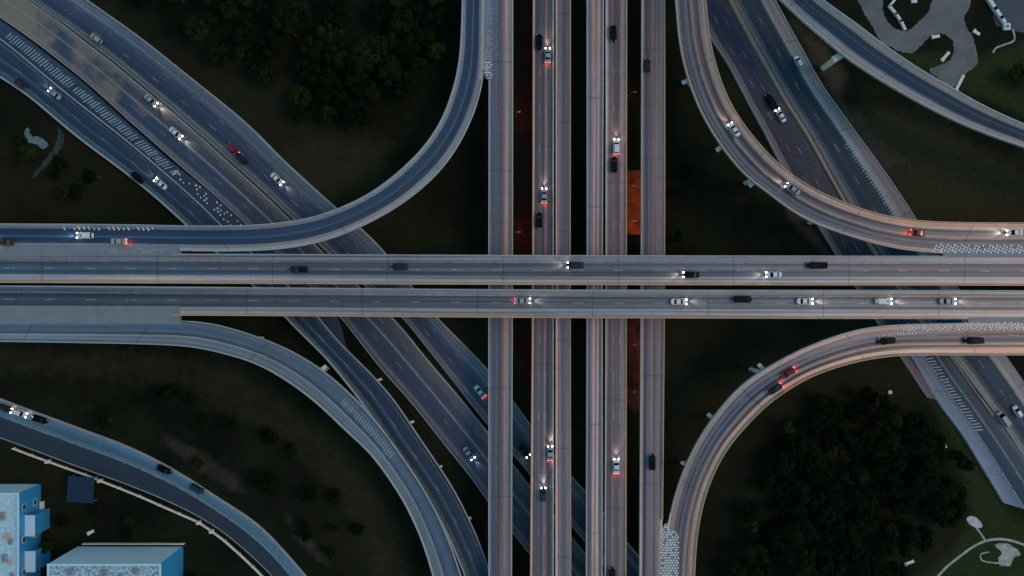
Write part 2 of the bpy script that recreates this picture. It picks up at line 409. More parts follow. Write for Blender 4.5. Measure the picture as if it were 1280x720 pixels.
rC = Road([(0, -25), (38, 0), (78, 27), (103, 46), (143, 76.5), (178, 106), (210, 131.5), (238, 156.5), (265, 179.5), (291, 204), (323, 232), (346, 254), (368, 274.5), (430, 335), (505, 397.5), (532.5, 433), (557, 463), (585, 499), (609, 529), (644, 570), (668, 598), (718, 660), (819, 785)],
          [(60, -35), (107.5, 0), (140, 22.5), (175, 47.5), (212.5, 77.5), (250, 107.5), (287.5, 137.5), (323, 169), (345, 193), (370, 216), (395, 239), (417.5, 259), (455, 290), (481, 317), (545, 397.5), (570, 422.5), (590, 442.5), (610, 464), (640, 501), (664, 534), (714, 597), (732, 616), (840, 749)], [(0, .6)], ext=(300, 100), n=220)
rE = Road([(868, 0), (884, 35), (890, 55), (905, 68), (917.5, 92.5), (930, 117.5), (945, 145), (960, 172), (975, 203), (1003, 250), (1033, 297), (1070, 357), (1098, 403), (1127, 446), (1160, 497)],
          [(911, 0), (935, 45), (959, 87), (974, 115), (994, 147), (1015, 180), (1032, 212), (1052, 247), (1079, 296), (1116, 350), (1152, 404), (1188, 445), (1210, 477), (1240, 519)], [(0, .6)], ext=(300, 0), n=120)
rF = Road([(914, 0), (938, 45), (962, 87), (977, 115), (997, 147), (1018, 180), (1034, 212), (1054, 247), (1082, 296), (1119, 350), (1156, 404), (1192, 445), (1212, 472), (1241, 510), (1266, 547), (1300, 600)],
          [(969, 0), (985, 30), (1005, 65), (1027.5, 107.5), (1045, 131), (1062.5, 155), (1080, 180), (1100, 206), (1120, 235), (1146, 275), (1182, 335), (1222, 398), (1258, 446), (1277, 474), (1300, 510), (1335, 565)], [(0, .6)], ext=(300, 200), n=150)
rE2 = Road([(1127, 430), (1140, 446), (1160, 481), (1180, 512), (1202, 541), (1225, 578), (1256, 629)],
           [(1178, 434), (1187, 446), (1208, 475), (1238, 513), (1263, 550), (1290, 590), (1330, 652)], [(0, .64)], ext=(0, 0), n=90)
rJ = Road([(0, 499.5), (25, 509.5), (60, 522), (107, 539.5), (150, 555), (195, 576), (237, 600), (275, 625.5), (320, 654), (350, 684.5), (381, 720)],
          [(0, 547), (25, 556), (62, 570), (105, 586), (150, 602), (205, 624), (252, 647), (285, 669), (319, 699), (345, 724), (372, 760)], [(0, .5)], n=140)

# --- materials of each road, first edge -> second edge; orange edge bands of straight decks hold lamp glow
mV = lambda nm, *st, **k: roadmat(nm, list(st), **k)
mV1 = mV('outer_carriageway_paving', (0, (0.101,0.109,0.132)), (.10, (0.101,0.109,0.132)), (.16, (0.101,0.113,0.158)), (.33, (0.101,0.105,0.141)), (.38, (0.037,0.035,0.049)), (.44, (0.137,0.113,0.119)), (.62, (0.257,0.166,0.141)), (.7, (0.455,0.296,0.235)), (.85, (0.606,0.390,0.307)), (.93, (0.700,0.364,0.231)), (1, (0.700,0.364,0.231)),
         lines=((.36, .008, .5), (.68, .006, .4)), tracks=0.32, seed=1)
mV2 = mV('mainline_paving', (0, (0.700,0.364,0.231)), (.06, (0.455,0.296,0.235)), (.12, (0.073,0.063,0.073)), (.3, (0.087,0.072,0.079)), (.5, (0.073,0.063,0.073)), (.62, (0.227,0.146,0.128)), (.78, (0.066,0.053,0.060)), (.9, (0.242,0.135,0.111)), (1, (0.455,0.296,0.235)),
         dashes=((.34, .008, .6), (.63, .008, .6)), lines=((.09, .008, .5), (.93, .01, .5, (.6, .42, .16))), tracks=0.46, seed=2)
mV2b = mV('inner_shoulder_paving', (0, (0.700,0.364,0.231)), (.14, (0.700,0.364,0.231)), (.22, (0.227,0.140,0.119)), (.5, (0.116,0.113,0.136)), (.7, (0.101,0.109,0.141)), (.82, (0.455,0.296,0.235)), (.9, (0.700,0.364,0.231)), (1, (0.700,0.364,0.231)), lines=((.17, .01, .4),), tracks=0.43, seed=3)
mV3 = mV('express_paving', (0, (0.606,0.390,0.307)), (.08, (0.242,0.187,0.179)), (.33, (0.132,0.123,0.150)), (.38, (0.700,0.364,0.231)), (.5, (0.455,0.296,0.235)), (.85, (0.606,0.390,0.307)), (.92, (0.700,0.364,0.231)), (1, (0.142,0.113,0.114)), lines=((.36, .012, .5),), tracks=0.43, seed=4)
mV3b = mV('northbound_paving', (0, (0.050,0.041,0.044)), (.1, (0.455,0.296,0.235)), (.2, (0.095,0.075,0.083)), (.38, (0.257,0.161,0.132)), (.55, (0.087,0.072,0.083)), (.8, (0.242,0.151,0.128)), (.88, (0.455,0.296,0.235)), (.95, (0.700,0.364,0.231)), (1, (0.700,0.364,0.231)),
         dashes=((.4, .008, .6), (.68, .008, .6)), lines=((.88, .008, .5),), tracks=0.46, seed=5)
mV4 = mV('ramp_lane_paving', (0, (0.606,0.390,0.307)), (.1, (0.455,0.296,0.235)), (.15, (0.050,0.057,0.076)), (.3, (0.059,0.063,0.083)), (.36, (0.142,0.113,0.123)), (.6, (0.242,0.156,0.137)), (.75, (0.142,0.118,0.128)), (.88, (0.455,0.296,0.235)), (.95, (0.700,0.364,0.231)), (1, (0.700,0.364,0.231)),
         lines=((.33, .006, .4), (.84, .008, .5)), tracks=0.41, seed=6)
mH1 = mV('upper_deck_paving', (0, CON2), (.06, CON2), (.22, (.19,.185,.19)), (.28, (0.065,0.069,0.091)), (.36, (0.096,0.096,0.124)), (.50, (.17,.165,.17)), (.56, (0.073,0.073,0.095)), (.68, (0.088,0.088,0.113)), (.74, CON2), (.88, CON), (.95, WARM), (1, WARM),
         lines=((.255, .007, .6), (.73, .007, .6)), dashes=((.5, .007, .7),), tracks=0.36, seed=7, overlay=((.028, .055, .075), .25, .70, 150, 260))
mH2 = mV('upper_deck_paving_south', (0, CON2), (.05, CON2), (.2, (.19,.18,.185)), (.26, (0.065,0.069,0.091)), (.42, (.13,.13,.145)), (.56, (.15,.145,.155)), (.66, (0.069,0.069,0.091)), (.72, CON2), (.88, CON), (.95, (.34,.29,.26)), (1, WARM),
         lines=((.23, .007, .6), (.71, .007, .6)), dashes=((.47, .007, .7),), tracks=0.36, seed=8, overlay=((.028, .052, .072), .04, .68, 150, 270))
mTL = mV('curved_ramp_paving', (0, (.25,.26,.27)), (.12, (.17,.19,.21)), (.2, (0.007,0.027,0.067)), (.42, (0.008,0.032,0.078)), (.48, (0.036,0.099,0.152)), (.55, (0.007,0.025,0.067)), (.72, (0.013,0.035,0.078)), (.78, (.25,.235,.24)), (.92, (.38,.34,.33)), (1, (.42,.37,.35)),
         lines=((.16, .006, .5), (.745, .006, .5)), tracks=.25, seed=9)
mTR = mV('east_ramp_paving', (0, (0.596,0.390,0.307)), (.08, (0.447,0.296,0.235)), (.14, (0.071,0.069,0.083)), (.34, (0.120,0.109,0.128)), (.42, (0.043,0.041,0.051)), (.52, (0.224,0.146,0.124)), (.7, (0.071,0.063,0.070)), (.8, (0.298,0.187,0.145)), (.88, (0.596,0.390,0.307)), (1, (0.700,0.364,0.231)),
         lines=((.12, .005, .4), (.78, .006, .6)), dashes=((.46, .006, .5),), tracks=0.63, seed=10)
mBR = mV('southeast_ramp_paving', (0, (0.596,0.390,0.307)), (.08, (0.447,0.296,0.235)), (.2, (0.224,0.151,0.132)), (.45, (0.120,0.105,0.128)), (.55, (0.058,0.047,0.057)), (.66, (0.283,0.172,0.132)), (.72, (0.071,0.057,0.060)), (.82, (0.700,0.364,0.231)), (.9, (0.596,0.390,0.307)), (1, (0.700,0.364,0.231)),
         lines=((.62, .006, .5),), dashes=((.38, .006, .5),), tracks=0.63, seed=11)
mBL = mV('southwest_ramp_paving', (0, (0.224,0.263,0.275)), (.1, (0.134,0.166,0.190)), (.18, (0.082,0.119,0.160)), (.5, (0.097,0.138,0.180)), (.58, (0.023,0.034,0.052)), (.64, (0.224,0.263,0.275)), (.86, (0.224,0.263,0.275)), (1, (0.112,0.138,0.155)),
         lines=((.16, .006, .4), (.61, .007, .5)), tracks=.25, seed=12)
mG = mV('far_ramp_paving', (0, CON), (.22, CON2), (.3, (0.036,0.072,0.103)), (.36, (0.016,0.039,0.067)), (.52, (0.022,0.051,0.080)), (.58, (0.036,0.075,0.113)), (.64, (0.018,0.043,0.071)), (.76, (0.019,0.047,0.077)), (.82, CON2), (1, CON),
         lines=((.29, .006, .5), (.8, .006, .5)), tracks=.2, seed=13, spec=.18)
mD0 = mV('frontage_ramp_paving', (0, (0.048,0.106,0.139)), (.14, (0.052,0.114,0.153)), (.22, (0.006,0.019,0.047)), (.4, (0.006,0.025,0.061)), (.46, (0.032,0.084,0.139)), (.55, (0.006,0.023,0.057)), (.8, (0.009,0.029,0.067)), (.93, (0.013,0.038,0.081)), (1, (0.052,0.114,0.158)),
         lines=((.19, .006, .5), (.86, .006, .5)), dashes=((.5, .006, .6),), tracks=.3, seed=14)
mA = mV('gore_paving', (0, (0.015,0.033,0.071)), (1, (0.018,0.035,0.071)), tracks=.2, seed=15)
mB = mV('diagonal_paving', (0, (0.050,0.055,0.075)), (.08, (0.135,0.133,0.147)), (.2, (0.030,0.044,0.086)), (.52, (0.032,0.050,0.094)), (.58, (0.144,0.138,0.152)), (.64, (0.045,0.047,0.067)), (.8, (0.059,0.058,0.075)), (.94, (0.153,0.129,0.131)), (1, (0.135,0.120,0.126)),
         dashes=((.38, .005, .5), (.78, .005, .5)), lines=((.575, .006, .6), (.12, .004, .5)), tracks=.22, seed=16, patches=((.23, .185, .125), .45, .60, .05, 85, 190))
mC = mV('diagonal_paving_east', (0, (0.120,0.126,0.135)), (.10, (0.105,0.117,0.130)), (.2, (0.017,0.030,0.064)), (.42, (0.019,0.032,0.072)), (.5, (0.037,0.055,0.097)), (.62, (0.030,0.042,0.083)), (.74, (0.098,0.122,0.150)), (.94, (0.109,0.135,0.160)), (1, (0.120,0.135,0.150)),
         dashes=((.34, .005, .6), (.62, .005, .6)), lines=((.12, .005, .5), (.76, .005, .5)), tracks=.3, seed=17)
mE = mV('divided_road_paving', (0, (.19,.15,.14)), (.1, (0.140,0.099,0.108)), (.22, (0.060,0.061,0.084)), (.45, (0.054,0.056,0.084)), (.7, (0.054,0.061,0.093)), (.9, (0.082,0.076,0.093)), (1, (.15,.14,.135)),
         dashes=((.36, .005, .6), (.62, .005, .6)), lines=((.13, .005, .5), (.9, .006, .5, (.5, .36, .15))), tracks=.3, seed=18, spec=.18)
mF = mV('divided_road_paving_east', (0, (0.144,0.140,0.137)), (.08, (0.180,0.180,0.179)), (.16, (0.058,0.086,0.105)), (.22, (0.022,0.042,0.068)), (.62, (0.029,0.057,0.083)), (.68, (0.051,0.086,0.105)), (.72, CON2), (.96, (0.225,0.235,0.236)), (1, CON2),
         dashes=((.42, .005, .6),), lines=((.2, .005, .5, (.5, .36, .15)), (.69, .005, .7)), tracks=.25, seed=19, spec=.18)
mE2 = mV('divided_road_paving_south', (0, (0.172,0.225,0.306)), (.30, (0.156,0.206,0.288)), (.33, (0.058,0.091,0.115)), (.37, (0.033,0.067,0.104)), (.62, (0.030,0.055,0.084)), (.68, (0.086,0.119,0.142)), (.74, (0.039,0.059,0.084)), (1, (0.078,0.105,0.124)),
         lines=((.345, .006, .8), (.66, .006, .6)), tracks=.2, seed=20, spec=.18)
mJ = mV('service_road_paving', (0, (0.099,0.171,0.213)), (.05, (0.093,0.180,0.235)), (.36, (0.081,0.162,0.213)), (.42, (0.105,0.180,0.224)), (.44, (0.017,0.031,0.054)), (.5, (0.011,0.021,0.038)), (.9, (0.009,0.018,0.035)), (1, (0.011,0.021,0.038)),
         lines=((.045, .006, .5), (.43, .008, .7), (.47, .004, .3, (.5, .4, .15))), tracks=.18, seed=21)

ST = dict(kind='structure')
# ground-level roads belong to the setting
def ground_road(name, road, mat, label, kerb=True, dz=0):
    o = road.surface(name, mat, None, dz=dz); tag(o, label, **ST)
    mb_side = []
    if kerb:
        prof = [(-.5, -.75), (-.12, .13), (.12, .13), (.14, -.3)]
        for k in (0, 1): road.sweep('kerb', PARL, prof, o, k)
    return o
ground_road('diagonal_road', rB, mB, 'earth-stained middle carriageway of the diagonal highway, crossing under all decks')
ground_road('diagonal_road', rC, mC, 'grey eastern carriageway of the diagonal highway beside the dark median gap')
ground_road('divided_road', rE, mE, 'dark western carriageway of the slanting road under the northeast ramp')
ground_road('divided_road', rF, mF, 'dark eastern carriageway with pale wide shoulder and hatched strip')
o = ground_road('divided_road', rE2, mE2, 'slanting road with broad blue-grey shoulder ending at the bottom right', dz=0)
ground_road('service_road', rJ, mJ, 'two-tone blue-grey service road curving past the pale buildings')
ground_road('gore_road', rA, mA, 'dark hatched gore strip between the diagonal lanes', kerb=False)

# concrete median barriers
def barrier(road, side, label, ranges=None, mat=PAR, off=.0):
    o = road.sweep('median_barrier', mat, [(off, -.05), (off + .08, .82), (off + .28, .82), (off + .5, -.05)], None, side, ranges)
    return tag(o, label, 'barrier')
barrier(rC, 0, 'long concrete median barrier along the dark gap of the diagonal highway', mat=GIR)
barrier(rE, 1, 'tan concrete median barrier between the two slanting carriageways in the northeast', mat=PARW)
# decks
flyover('frontage_ramp', rD0, mD0, 'dark blue-grey slip road leaving the diagonal highway and rising toward the lower middle', 'ramp', (PARL, PARL),
        piers=[(452, 487, .7, 0, 2.2), (485, 536, .7, 0, 2.2), (526, 588, .7, 0, 1.6), (568, 652, .7, 0, 1.6)], depth=1.2, pw=.45)
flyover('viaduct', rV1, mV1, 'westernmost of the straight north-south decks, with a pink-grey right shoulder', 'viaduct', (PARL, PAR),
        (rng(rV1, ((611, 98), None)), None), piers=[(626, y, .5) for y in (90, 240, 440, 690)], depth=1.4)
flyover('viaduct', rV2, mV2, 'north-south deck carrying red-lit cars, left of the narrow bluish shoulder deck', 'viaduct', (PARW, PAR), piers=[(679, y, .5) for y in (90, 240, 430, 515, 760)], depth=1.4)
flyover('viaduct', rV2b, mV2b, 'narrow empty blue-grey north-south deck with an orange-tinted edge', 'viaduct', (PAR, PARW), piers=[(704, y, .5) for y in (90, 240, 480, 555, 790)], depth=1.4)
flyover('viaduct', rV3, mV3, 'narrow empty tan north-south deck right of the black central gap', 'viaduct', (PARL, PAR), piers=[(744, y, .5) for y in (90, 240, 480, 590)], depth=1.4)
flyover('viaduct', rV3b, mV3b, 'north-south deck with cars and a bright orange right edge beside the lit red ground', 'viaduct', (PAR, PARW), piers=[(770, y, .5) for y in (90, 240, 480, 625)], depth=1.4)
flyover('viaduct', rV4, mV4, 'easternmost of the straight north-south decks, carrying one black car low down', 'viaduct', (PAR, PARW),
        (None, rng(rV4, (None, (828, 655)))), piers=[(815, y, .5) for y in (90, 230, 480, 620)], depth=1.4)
flyover('frontage_ramp', rG, mG, 'isolated dark blue ramp with wide pale shoulders curving across the top right corner', 'ramp', (PAR, PAR), piers=[(1072, 50, .35, 3.2), (1420, 230, .5), (930, -60, .5)], depth=1.6, pw=1.15)
flyover('curved_ramp', rTL, mTL, 'blue curved ramp sweeping from the upper left deck up to the top centre', 'ramp', (PARL, PAR), (None, rng(rTL, ((228, 298), (606, 97)))),
        piers=[(60, 296), (190, 297), (450, 268, .45), (518, 217, .4), (574, 140, .4), (592, 30, .5)], pw=.9)
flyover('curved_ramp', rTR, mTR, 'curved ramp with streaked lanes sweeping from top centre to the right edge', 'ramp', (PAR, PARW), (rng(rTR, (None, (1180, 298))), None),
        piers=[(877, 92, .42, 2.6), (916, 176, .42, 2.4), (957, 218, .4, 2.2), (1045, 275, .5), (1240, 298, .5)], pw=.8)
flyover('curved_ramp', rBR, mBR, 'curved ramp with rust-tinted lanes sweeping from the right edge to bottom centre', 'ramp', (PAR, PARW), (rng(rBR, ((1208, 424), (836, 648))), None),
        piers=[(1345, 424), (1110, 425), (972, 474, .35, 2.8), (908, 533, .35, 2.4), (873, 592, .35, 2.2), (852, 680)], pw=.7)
flyover('curved_ramp', rBL, mBL, 'grey curved ramp with a hatched strip sweeping from the left edge to lower centre', 'ramp', (PARL, PARL), (rng(rBL, ((228, 416), None)), None),
        piers=[(60, 414), (190, 415), (300, 427, .45), (387, 466, .3, 2.4), (440, 540, .75), (530, 640, .6)], pw=.7)
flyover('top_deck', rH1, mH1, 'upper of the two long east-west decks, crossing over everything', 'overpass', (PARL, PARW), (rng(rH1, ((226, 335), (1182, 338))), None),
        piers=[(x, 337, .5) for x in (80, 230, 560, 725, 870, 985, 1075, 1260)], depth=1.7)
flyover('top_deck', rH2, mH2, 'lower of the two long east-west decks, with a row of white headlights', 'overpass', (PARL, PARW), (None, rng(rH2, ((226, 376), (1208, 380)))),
        piers=[(x, 379, .5) for x in (80, 270, 560, 725, 870, 985, 1085, 1345)], depth=1.7)

# gore slabs between merging decks
def slab(name, pts, z, mat, label, depth=.8):
    P = [W(x, y, z) for x, y in pts]; n = len(P)
    vs = P + [p - Vector((0, 0, depth)) for p in P]
    fs = [tuple(range(n)), tuple(range(2 * n - 1, n - 1, -1))] + [(i, n + i, n + (i + 1) % n, (i + 1) % n) for i in range(n)]
    o = mesh_obj(name, vs, fs, mat); bm = bmesh.new(); bm.from_mesh(o.data); bmesh.ops.recalc_face_normals(bm, faces=bm.faces); bm.to_mesh(o.data); bm.free()
    return tag(o, label, **ST)
GC = plain('gore_concrete', (.22, .22, .225), .6, var=.25, scale=.35)
GCL = plain('blue_grey_gore_concrete', (.21, .225, .24), .6, var=.25, scale=.35)
slab('gore_pavement', [(-300, 304.5), (225, 306), (225, 314.6), (226, 318.6), (-300, 320.5)], H_Z + .012, GCL, 'pale wedge of paving joining the upper left ramp to the east-west deck')
slab('gore_pavement', [(-300, 381.5), (225, 382.5), (225.5, 404.8), (-300, 403)], H_Z + .012, GCL, 'pale wedge of paving joining the lower left ramp to the east-west deck')
slab('gore_pavement', [(603.5, -300), (613.5, -300), (613.5, 99), (608, 99), (605, 85)], V_Z + .012, GC, 'speckled wedge between curved ramp and straight deck at the top')
slab('gore_pavement', [(827, 664), (836.5, 650), (846, 640), (844.5, 720), (844.5, 900), (824, 900), (825, 720)], V_Z + .012, GC, 'speckled wedge between curved ramp and straight deck at the bottom')
slab('gore_pavement', [(1179, 310), (1600, 310), (1600, 323), (1179, 322)], H_Z + .012, GC, 'checkered wedge of paving joining the upper right ramp to the deck')
slab('gore_pavement', [(1210, 396.5), (1600, 396.5), (1600, 405), (1210, 404)], H_Z + .01, GC, 'wedge of paving joining the lower right ramp to the deck')

# hatch and rumble marks: one painted pattern per place
def marks(name, items, mat, label):
    """items: (centre, along dir, length, width)"""
    mb = MB()
    for c, d, l, w in items:
        d = Vector((d.x, d.y, 0)).normalized(); n = Vector((-d.y, d.x, 0))
        q = [c - d * l/2 - n * w/2, c + d * l/2 - n * w/2, c + d * l/2 + n * w/2, c - d * l/2 + n * w/2]
        mb.add([v + Vector((0, 0, .0)) for v in q] + [v + Vector((0, 0, .02)) for v in q], [(4,5,6,7),(0,1,5,4),(1,2,6,5),(2,3,7,6),(3,0,4,7)])
    return tag(mb.build(name, mat), label, **ST)
def hatch_road(road, i_from, i_to, u0, u1, step, rows, jit, l, w, mat, label, slant=0., z=.03, drop=.1, along=False):
    i0, i1 = road.near(*i_from), road.near(*i_to); i0, i1 = min(i0, i1), max(i0, i1)
    s, s1 = road.len[i0], road.len[i1]; items = []; k = 0
    j = i0
    while s < s1:
        while j < i1 and road.len[j+1] < s: j += 1
        f = (s - road.len[j]) / max(1e-6, road.len[min(j+1, road.n-1)] - road.len[j])
        for r in range(rows):
            if R.random() < drop: continue
            uu = u0 + (u1 - u0) * ((r + .5) / rows)
            if along: sh = (k % 2) * .5 * (u1 - u0) / rows
            else: sh = 0
            a = road.pt(j, uu + sh).lerp(road.pt(min(j+1, road.n-1), uu + sh), f)
            a += Vector((R.uniform(-jit, jit), R.uniform(-jit, jit), z))
            ac = (road.Rr[j] - road.L[j]).normalized(); al = (road.pt(min(j+1, road.n-1), .5) - road.pt(max(0, j-1), .5)).normalized()
            d = ac + al * slant
            items.append((a, d, l * R.uniform(.7, 1.15), w * R.uniform(.8, 1.2)))
        s += step; k += 1
    return marks('hatch_marking', items, mat, label)
hatch_road(rA, (10, 45), (226, 211), .15, .85, 1.05, 1, .1, 3.1, .34, PAINTB, 'ladder of pale blue ticks along the western diagonal road', slant=.35, z=.05, drop=.02)
hatch_road(rA, (225, 211), (300, 283), .3, .9, 1.5, 3, .25, .5, .5, PAINT, 'loose white studs at the lower end of the blue tick ladder', slant=.3, z=.07, drop=.35)
hatch_road(rF, (1050, 180), (1105, 285), .62, .74, 1.15, 1, .04, 2.0, .26, PAINTB, 'ladder of pale ticks on the shoulder beside the northeast ramp', slant=-.35, z=.05, drop=.02)
hatch_road(rE2, (1160, 440), (1225, 540), .36, .55, 1.2, 1, .08, 2.6, .32, PAINTB, 'ladder of pale ticks on the blue road at right', slant=-.3, z=.06, drop=.02)
hatch_road(rBL, (432, 500), (490, 570), .14, .52, .95, 1, .04, 3.0, .26, PAINTB, 'white comb of hatching on the lower left curved ramp', slant=.5, drop=.03)
hatch_road(rTR, (1178, 298), (1400, 298), .02, .27, 1.05, 3, .03, .55, .55, PAINT, 'white checker squares beside the upper right ramp', z=.06, drop=.02, along=True)
hatch_road(rBR, (1135, 424), (1400, 424), -.02, .21, .95, 3, .08, .5, .5, PAINT, 'white checker squares beside the lower right ramp', z=.06, drop=.1, along=True)
hatch_road(rBR, (1104, 424), (1148, 424), .28, .34, .9, 1, .05, .6, .3, PAINT, 'short line of white studs ahead of the black car on the right ramp', drop=.05)
hatch_road(rTL, (85, 296), (200, 298), .10, .22, 1.5, 2, .05, .6, .35, PAINT, 'dotted white studs along the top of the upper left ramp', drop=.2)
def grid_marks(x0, y0, x1, y1, sx, sy, z, l, w, mat, label, drop=.15, bound=None):
    items = []; y = y0; r = 0
    while y < y1:
        x = x0 + (r % 2) * sx / 2
        while x < x1:
            if R.random() > drop and (bound is None or bound(x, y)):
                items.append((W(x + R.uniform(-.3, .3), y + R.uniform(-.3, .3), z), Vector((1, R.uniform(-.3, .3), 0)), l, w))
            x += sx
        y += sy; r += 1
    return marks('hatch_marking', items, mat, label)
grid_marks(606, 4, 616, 98, 3.0, 3.2, V_Z + .05, .5, .3, PAINTB, 'speckle of small studs on the top centre wedge', .3)
grid_marks(607, 78, 616, 98, 3.0, 3.2, V_Z + .08, .55, .35, PAINT, 'brighter stud cluster at the tip of the top centre wedge', .3)
grid_marks(827, 646, 848, 760, 3.4, 3.2, V_Z + .05, .55, .45, PAINT, 'white stud pattern on the bottom centre wedge', .12, lambda x, y: x > 846 - (y - 640) * .9 + 0 or y > 662)
grid_marks(128, 312, 218, 316, 4.5, 3.2, H_Z + .06, .6, .3, PAINTB, 'faint marks on the pale wedge by the upper left ramp', .4)

# ------------------------------------------------------------------ ground
SOFT = []      # (polygon, channel, feather in map pixels): areas of other ground cover, blended into the one ground sheet
def seg_d(p, a, b):
    ab = b - a; k = max(0, min(1, (p - a).dot(ab) / max(1e-9, ab.length_squared))); return (p - a - ab * k).length
def ground():
    m, t, b = newmat('rough_grass_and_soil')
    pos = N(t, 'ShaderNodeNewGeometry').outputs['Position']
    a = noise(t, pos, .012, 5, .6); c = ramp(t, a, [(.36, (.005,.007,.004)), (.5, (.011,.012,.006)), (.62, (.024,.020,.011))])
    a2 = noise(t, pos, .05, 6, .7); c = mixc(t, ramp(t, a2, [(.45, (0,0,0)), (.68, (.8,.8,.8))]), c, (.016, .022, .009))
    a3 = noise(t, pos, .11, 6, .75); c = mixc(t, ramp(t, a3, [(.60, (0,0,0)), (.74, (.7,.7,.7))]), c, (.032, .026, .018))
    at = N(t, 'ShaderNodeAttribute', attribute_name='cover'); sp = N(t, 'ShaderNodeSeparateColor'); t.links.new(at.outputs['Color'], sp.inputs[0])
    nb = noise(t, pos, .22, 6, .75); nb2 = noise(t, pos, .9, 4, .7)
    for ch, c1, c2 in ((0, (.016, .024, .008), (.038, .050, .015)), (1, (.023, .022, .011), (.052, .045, .023)), (2, (.035, .026, .019), (.075, .058, .042))):
        k = math_(t, 'ADD', sp.outputs[ch], math_(t, 'MULTIPLY_ADD', nb, 1.3, -.65))
        k = ramp(t, k, [(.20, (0,0,0)), (.95, (1,1,1))])
        c = mixc(t, k, c, ramp(t, nb2, [(.25, c1), (.75, c2)]))
    f = noise(t, pos, .55, 6, .72); f = math_(t, 'MULTIPLY_ADD', f, 1.0, .5)
    vm = N(t, 'ShaderNodeVectorMath', operation='SCALE'); t.links.new(c, vm.inputs[0]); t.links.new(f, vm.inputs['Scale'])
    t.links.new(vm.outputs[0], b.inputs['Base Color']); b.inputs['Roughness'].default_value = .95; b.inputs['Specular IOR Level'].default_value = .08
    bump(t, b, noise(t, pos, .35, 6, .7), .5, .5)
    def axis(h, st):
        A = [st * i for i in range(int(h / st) + 1)]
        while A[-1] < 3000: A.append(A[-1] * 1.35)
        return [-x for x in A[:0:-1]] + A
    X, Y = axis(195, 1.5), axis(115, 1.5); vs = [(x, y, 0) for y in Y for x in X]; n = len(X)
    fs = [(j*n+i, j*n+i+1, (j+1)*n+i+1, (j+1)*n+i) for j in range(len(Y)-1) for i in range(n-1)]
    o = mesh_obj('ground', vs, fs, m); tag(o, 'dark rough grass and bare soil around the interchange', **ST)
    ca = o.data.color_attributes.new('cover', 'FLOAT_COLOR', 'POINT')
    polys = []
    for P, ch, fe, *am in SOFT:
        Q = [W(x, y, 0).xy for x, y in P]; f_ = fe * K * HC
        polys.append((Q, (ch, am[0] if am else 1.0), f_, min(q.x for q in Q) - f_, max(q.x for q in Q) + f_, min(q.y for q in Q) - f_, max(q.y for q in Q) + f_))
    for k, (x, y, _) in enumerate(vs):
        v = [0, 0, 0, 1]
        for Q, (ch, am), f_, xa, xb, ya, yb in polys:
            if xa < x < xb and ya < y < yb:
                p = Vector((x, y)); dd = min(seg_d(p, Q[i-1], Q[i]) for i in range(len(Q)))
                if not inpoly(x, y, Q): dd = -dd
                v[ch] = max(v[ch], am * max(0, min(1, .5 + dd / (2 * f_))))
        ca.data[k].color = v
def inpoly(x, y, P):
    c = False
    for i in range(len(P)):
        (x0, y0), (x1, y1) = P[i-1], P[i]
        if (y0 > y) != (y1 > y) and x < (x1 - x0) * (y - y0) / (y1 - y0) + x0: c = not c
    return c
SOFT += [([(1190, 440), (1215, 560), (1262, 640), (1320, 690), (1310, 720), (1190, 760), (1120, 740), (1190, 690), (1214, 640), (1195, 570), (1160, 500), (1120, 450)], 0, 9),
    ([(1040, 150), (1100, 130), (1180, 165), (1290, 215), (1400, 240), (1400, 290), (1150, 290), (1100, 215)], 1, 14),
    ([(1100, 60), (1180, 105), (1290, 150), (1400, 190), (1400, 60), (1280, 50), (1230, 70)], 0, 9),
    ([(330, 190), (420, 160), (500, 175), (480, 220), (400, 255), (360, 240)], 1, 16, .6),
    ([(-60, 430), (150, 432), (300, 455), (420, 540), (500, 650), (525, 740), (470, 740), (420, 620), (330, 540), (150, 480), (-60, 465)], 1, 14, .55),
    ([(1030, 55), (1060, 95), (1050, 125), (1085, 150), (1070, 185), (1035, 110), (990, 25)], 2, 8),
    ([(355, 640), (364, 645), (395, 680), (414, 710), (396, 700), (365, 670)], 2, 5, .8),
    ([(200, 540), (250, 562), (300, 598), (312, 622), (285, 612), (245, 588), (205, 556)], 2, 5, .7),
    ([(960, 200), (1000, 262), (1040, 318), (1030, 320), (985, 275)], 2, 5),
    ([(1080, 160), (1130, 200), (1110, 215), (1075, 180)], 2, 8)]
ground()

def patchmat(name, c1, c2, sc=.3, rough=.95, spec=.1):
    m, t, b = newmat(name); pos = N(t, 'ShaderNodeNewGeometry').outputs['Position']
    a = noise(t, pos, sc, 6, .7); t.links.new(ramp(t, a, [(.35, c1), (.65, c2)]), b.inputs['Base Color'])
    b.inputs['Roughness'].default_value = rough; b.inputs['Specular IOR Level'].default_value = spec; bump(t, b, noise(t, pos, 1.2, 5, .7), .5, .2); return m
def patch(name, pts, mat, label, z=.03, rag=1.0, n=6, kind='structure', cat=None, closed=True, zt=None):
    """irregular flat sheet with a ragged outline"""
    P = [Vector(p) for p in pts]; out = []
    m = len(P)
    for i in range(m):
        a, b, c, d = P[i-1], P[i], P[(i+1) % m], P[(i+2) % m]
        for k in range(n):
            s = k / n
            q = .5 * ((2*b) + (c-a)*s + (2*a - 5*b + 4*c - d)*s*s + (3*b - a - 3*c + d)*s**3)
            out.append(q + Vector((R.uniform(-rag, rag), R.uniform(-rag, rag))))
    bm = bmesh.new(); vs = [bm.verts.new(W(q.x, q.y, z)) for q in out]; f = bm.faces.new(vs)
    bmesh.ops.recalc_face_normals(bm, faces=[f])
    if f.normal.z < 0: f.normal_flip()
    bmesh.ops.triangulate(bm, faces=bm.faces[:])
    me = bpy.data.meshes.new(name); bm.to_mesh(me); bm.free(); me.materials.append(mat)
    return tag(link(bpy.data.objects.new(name, me)), label, cat, kind=kind)
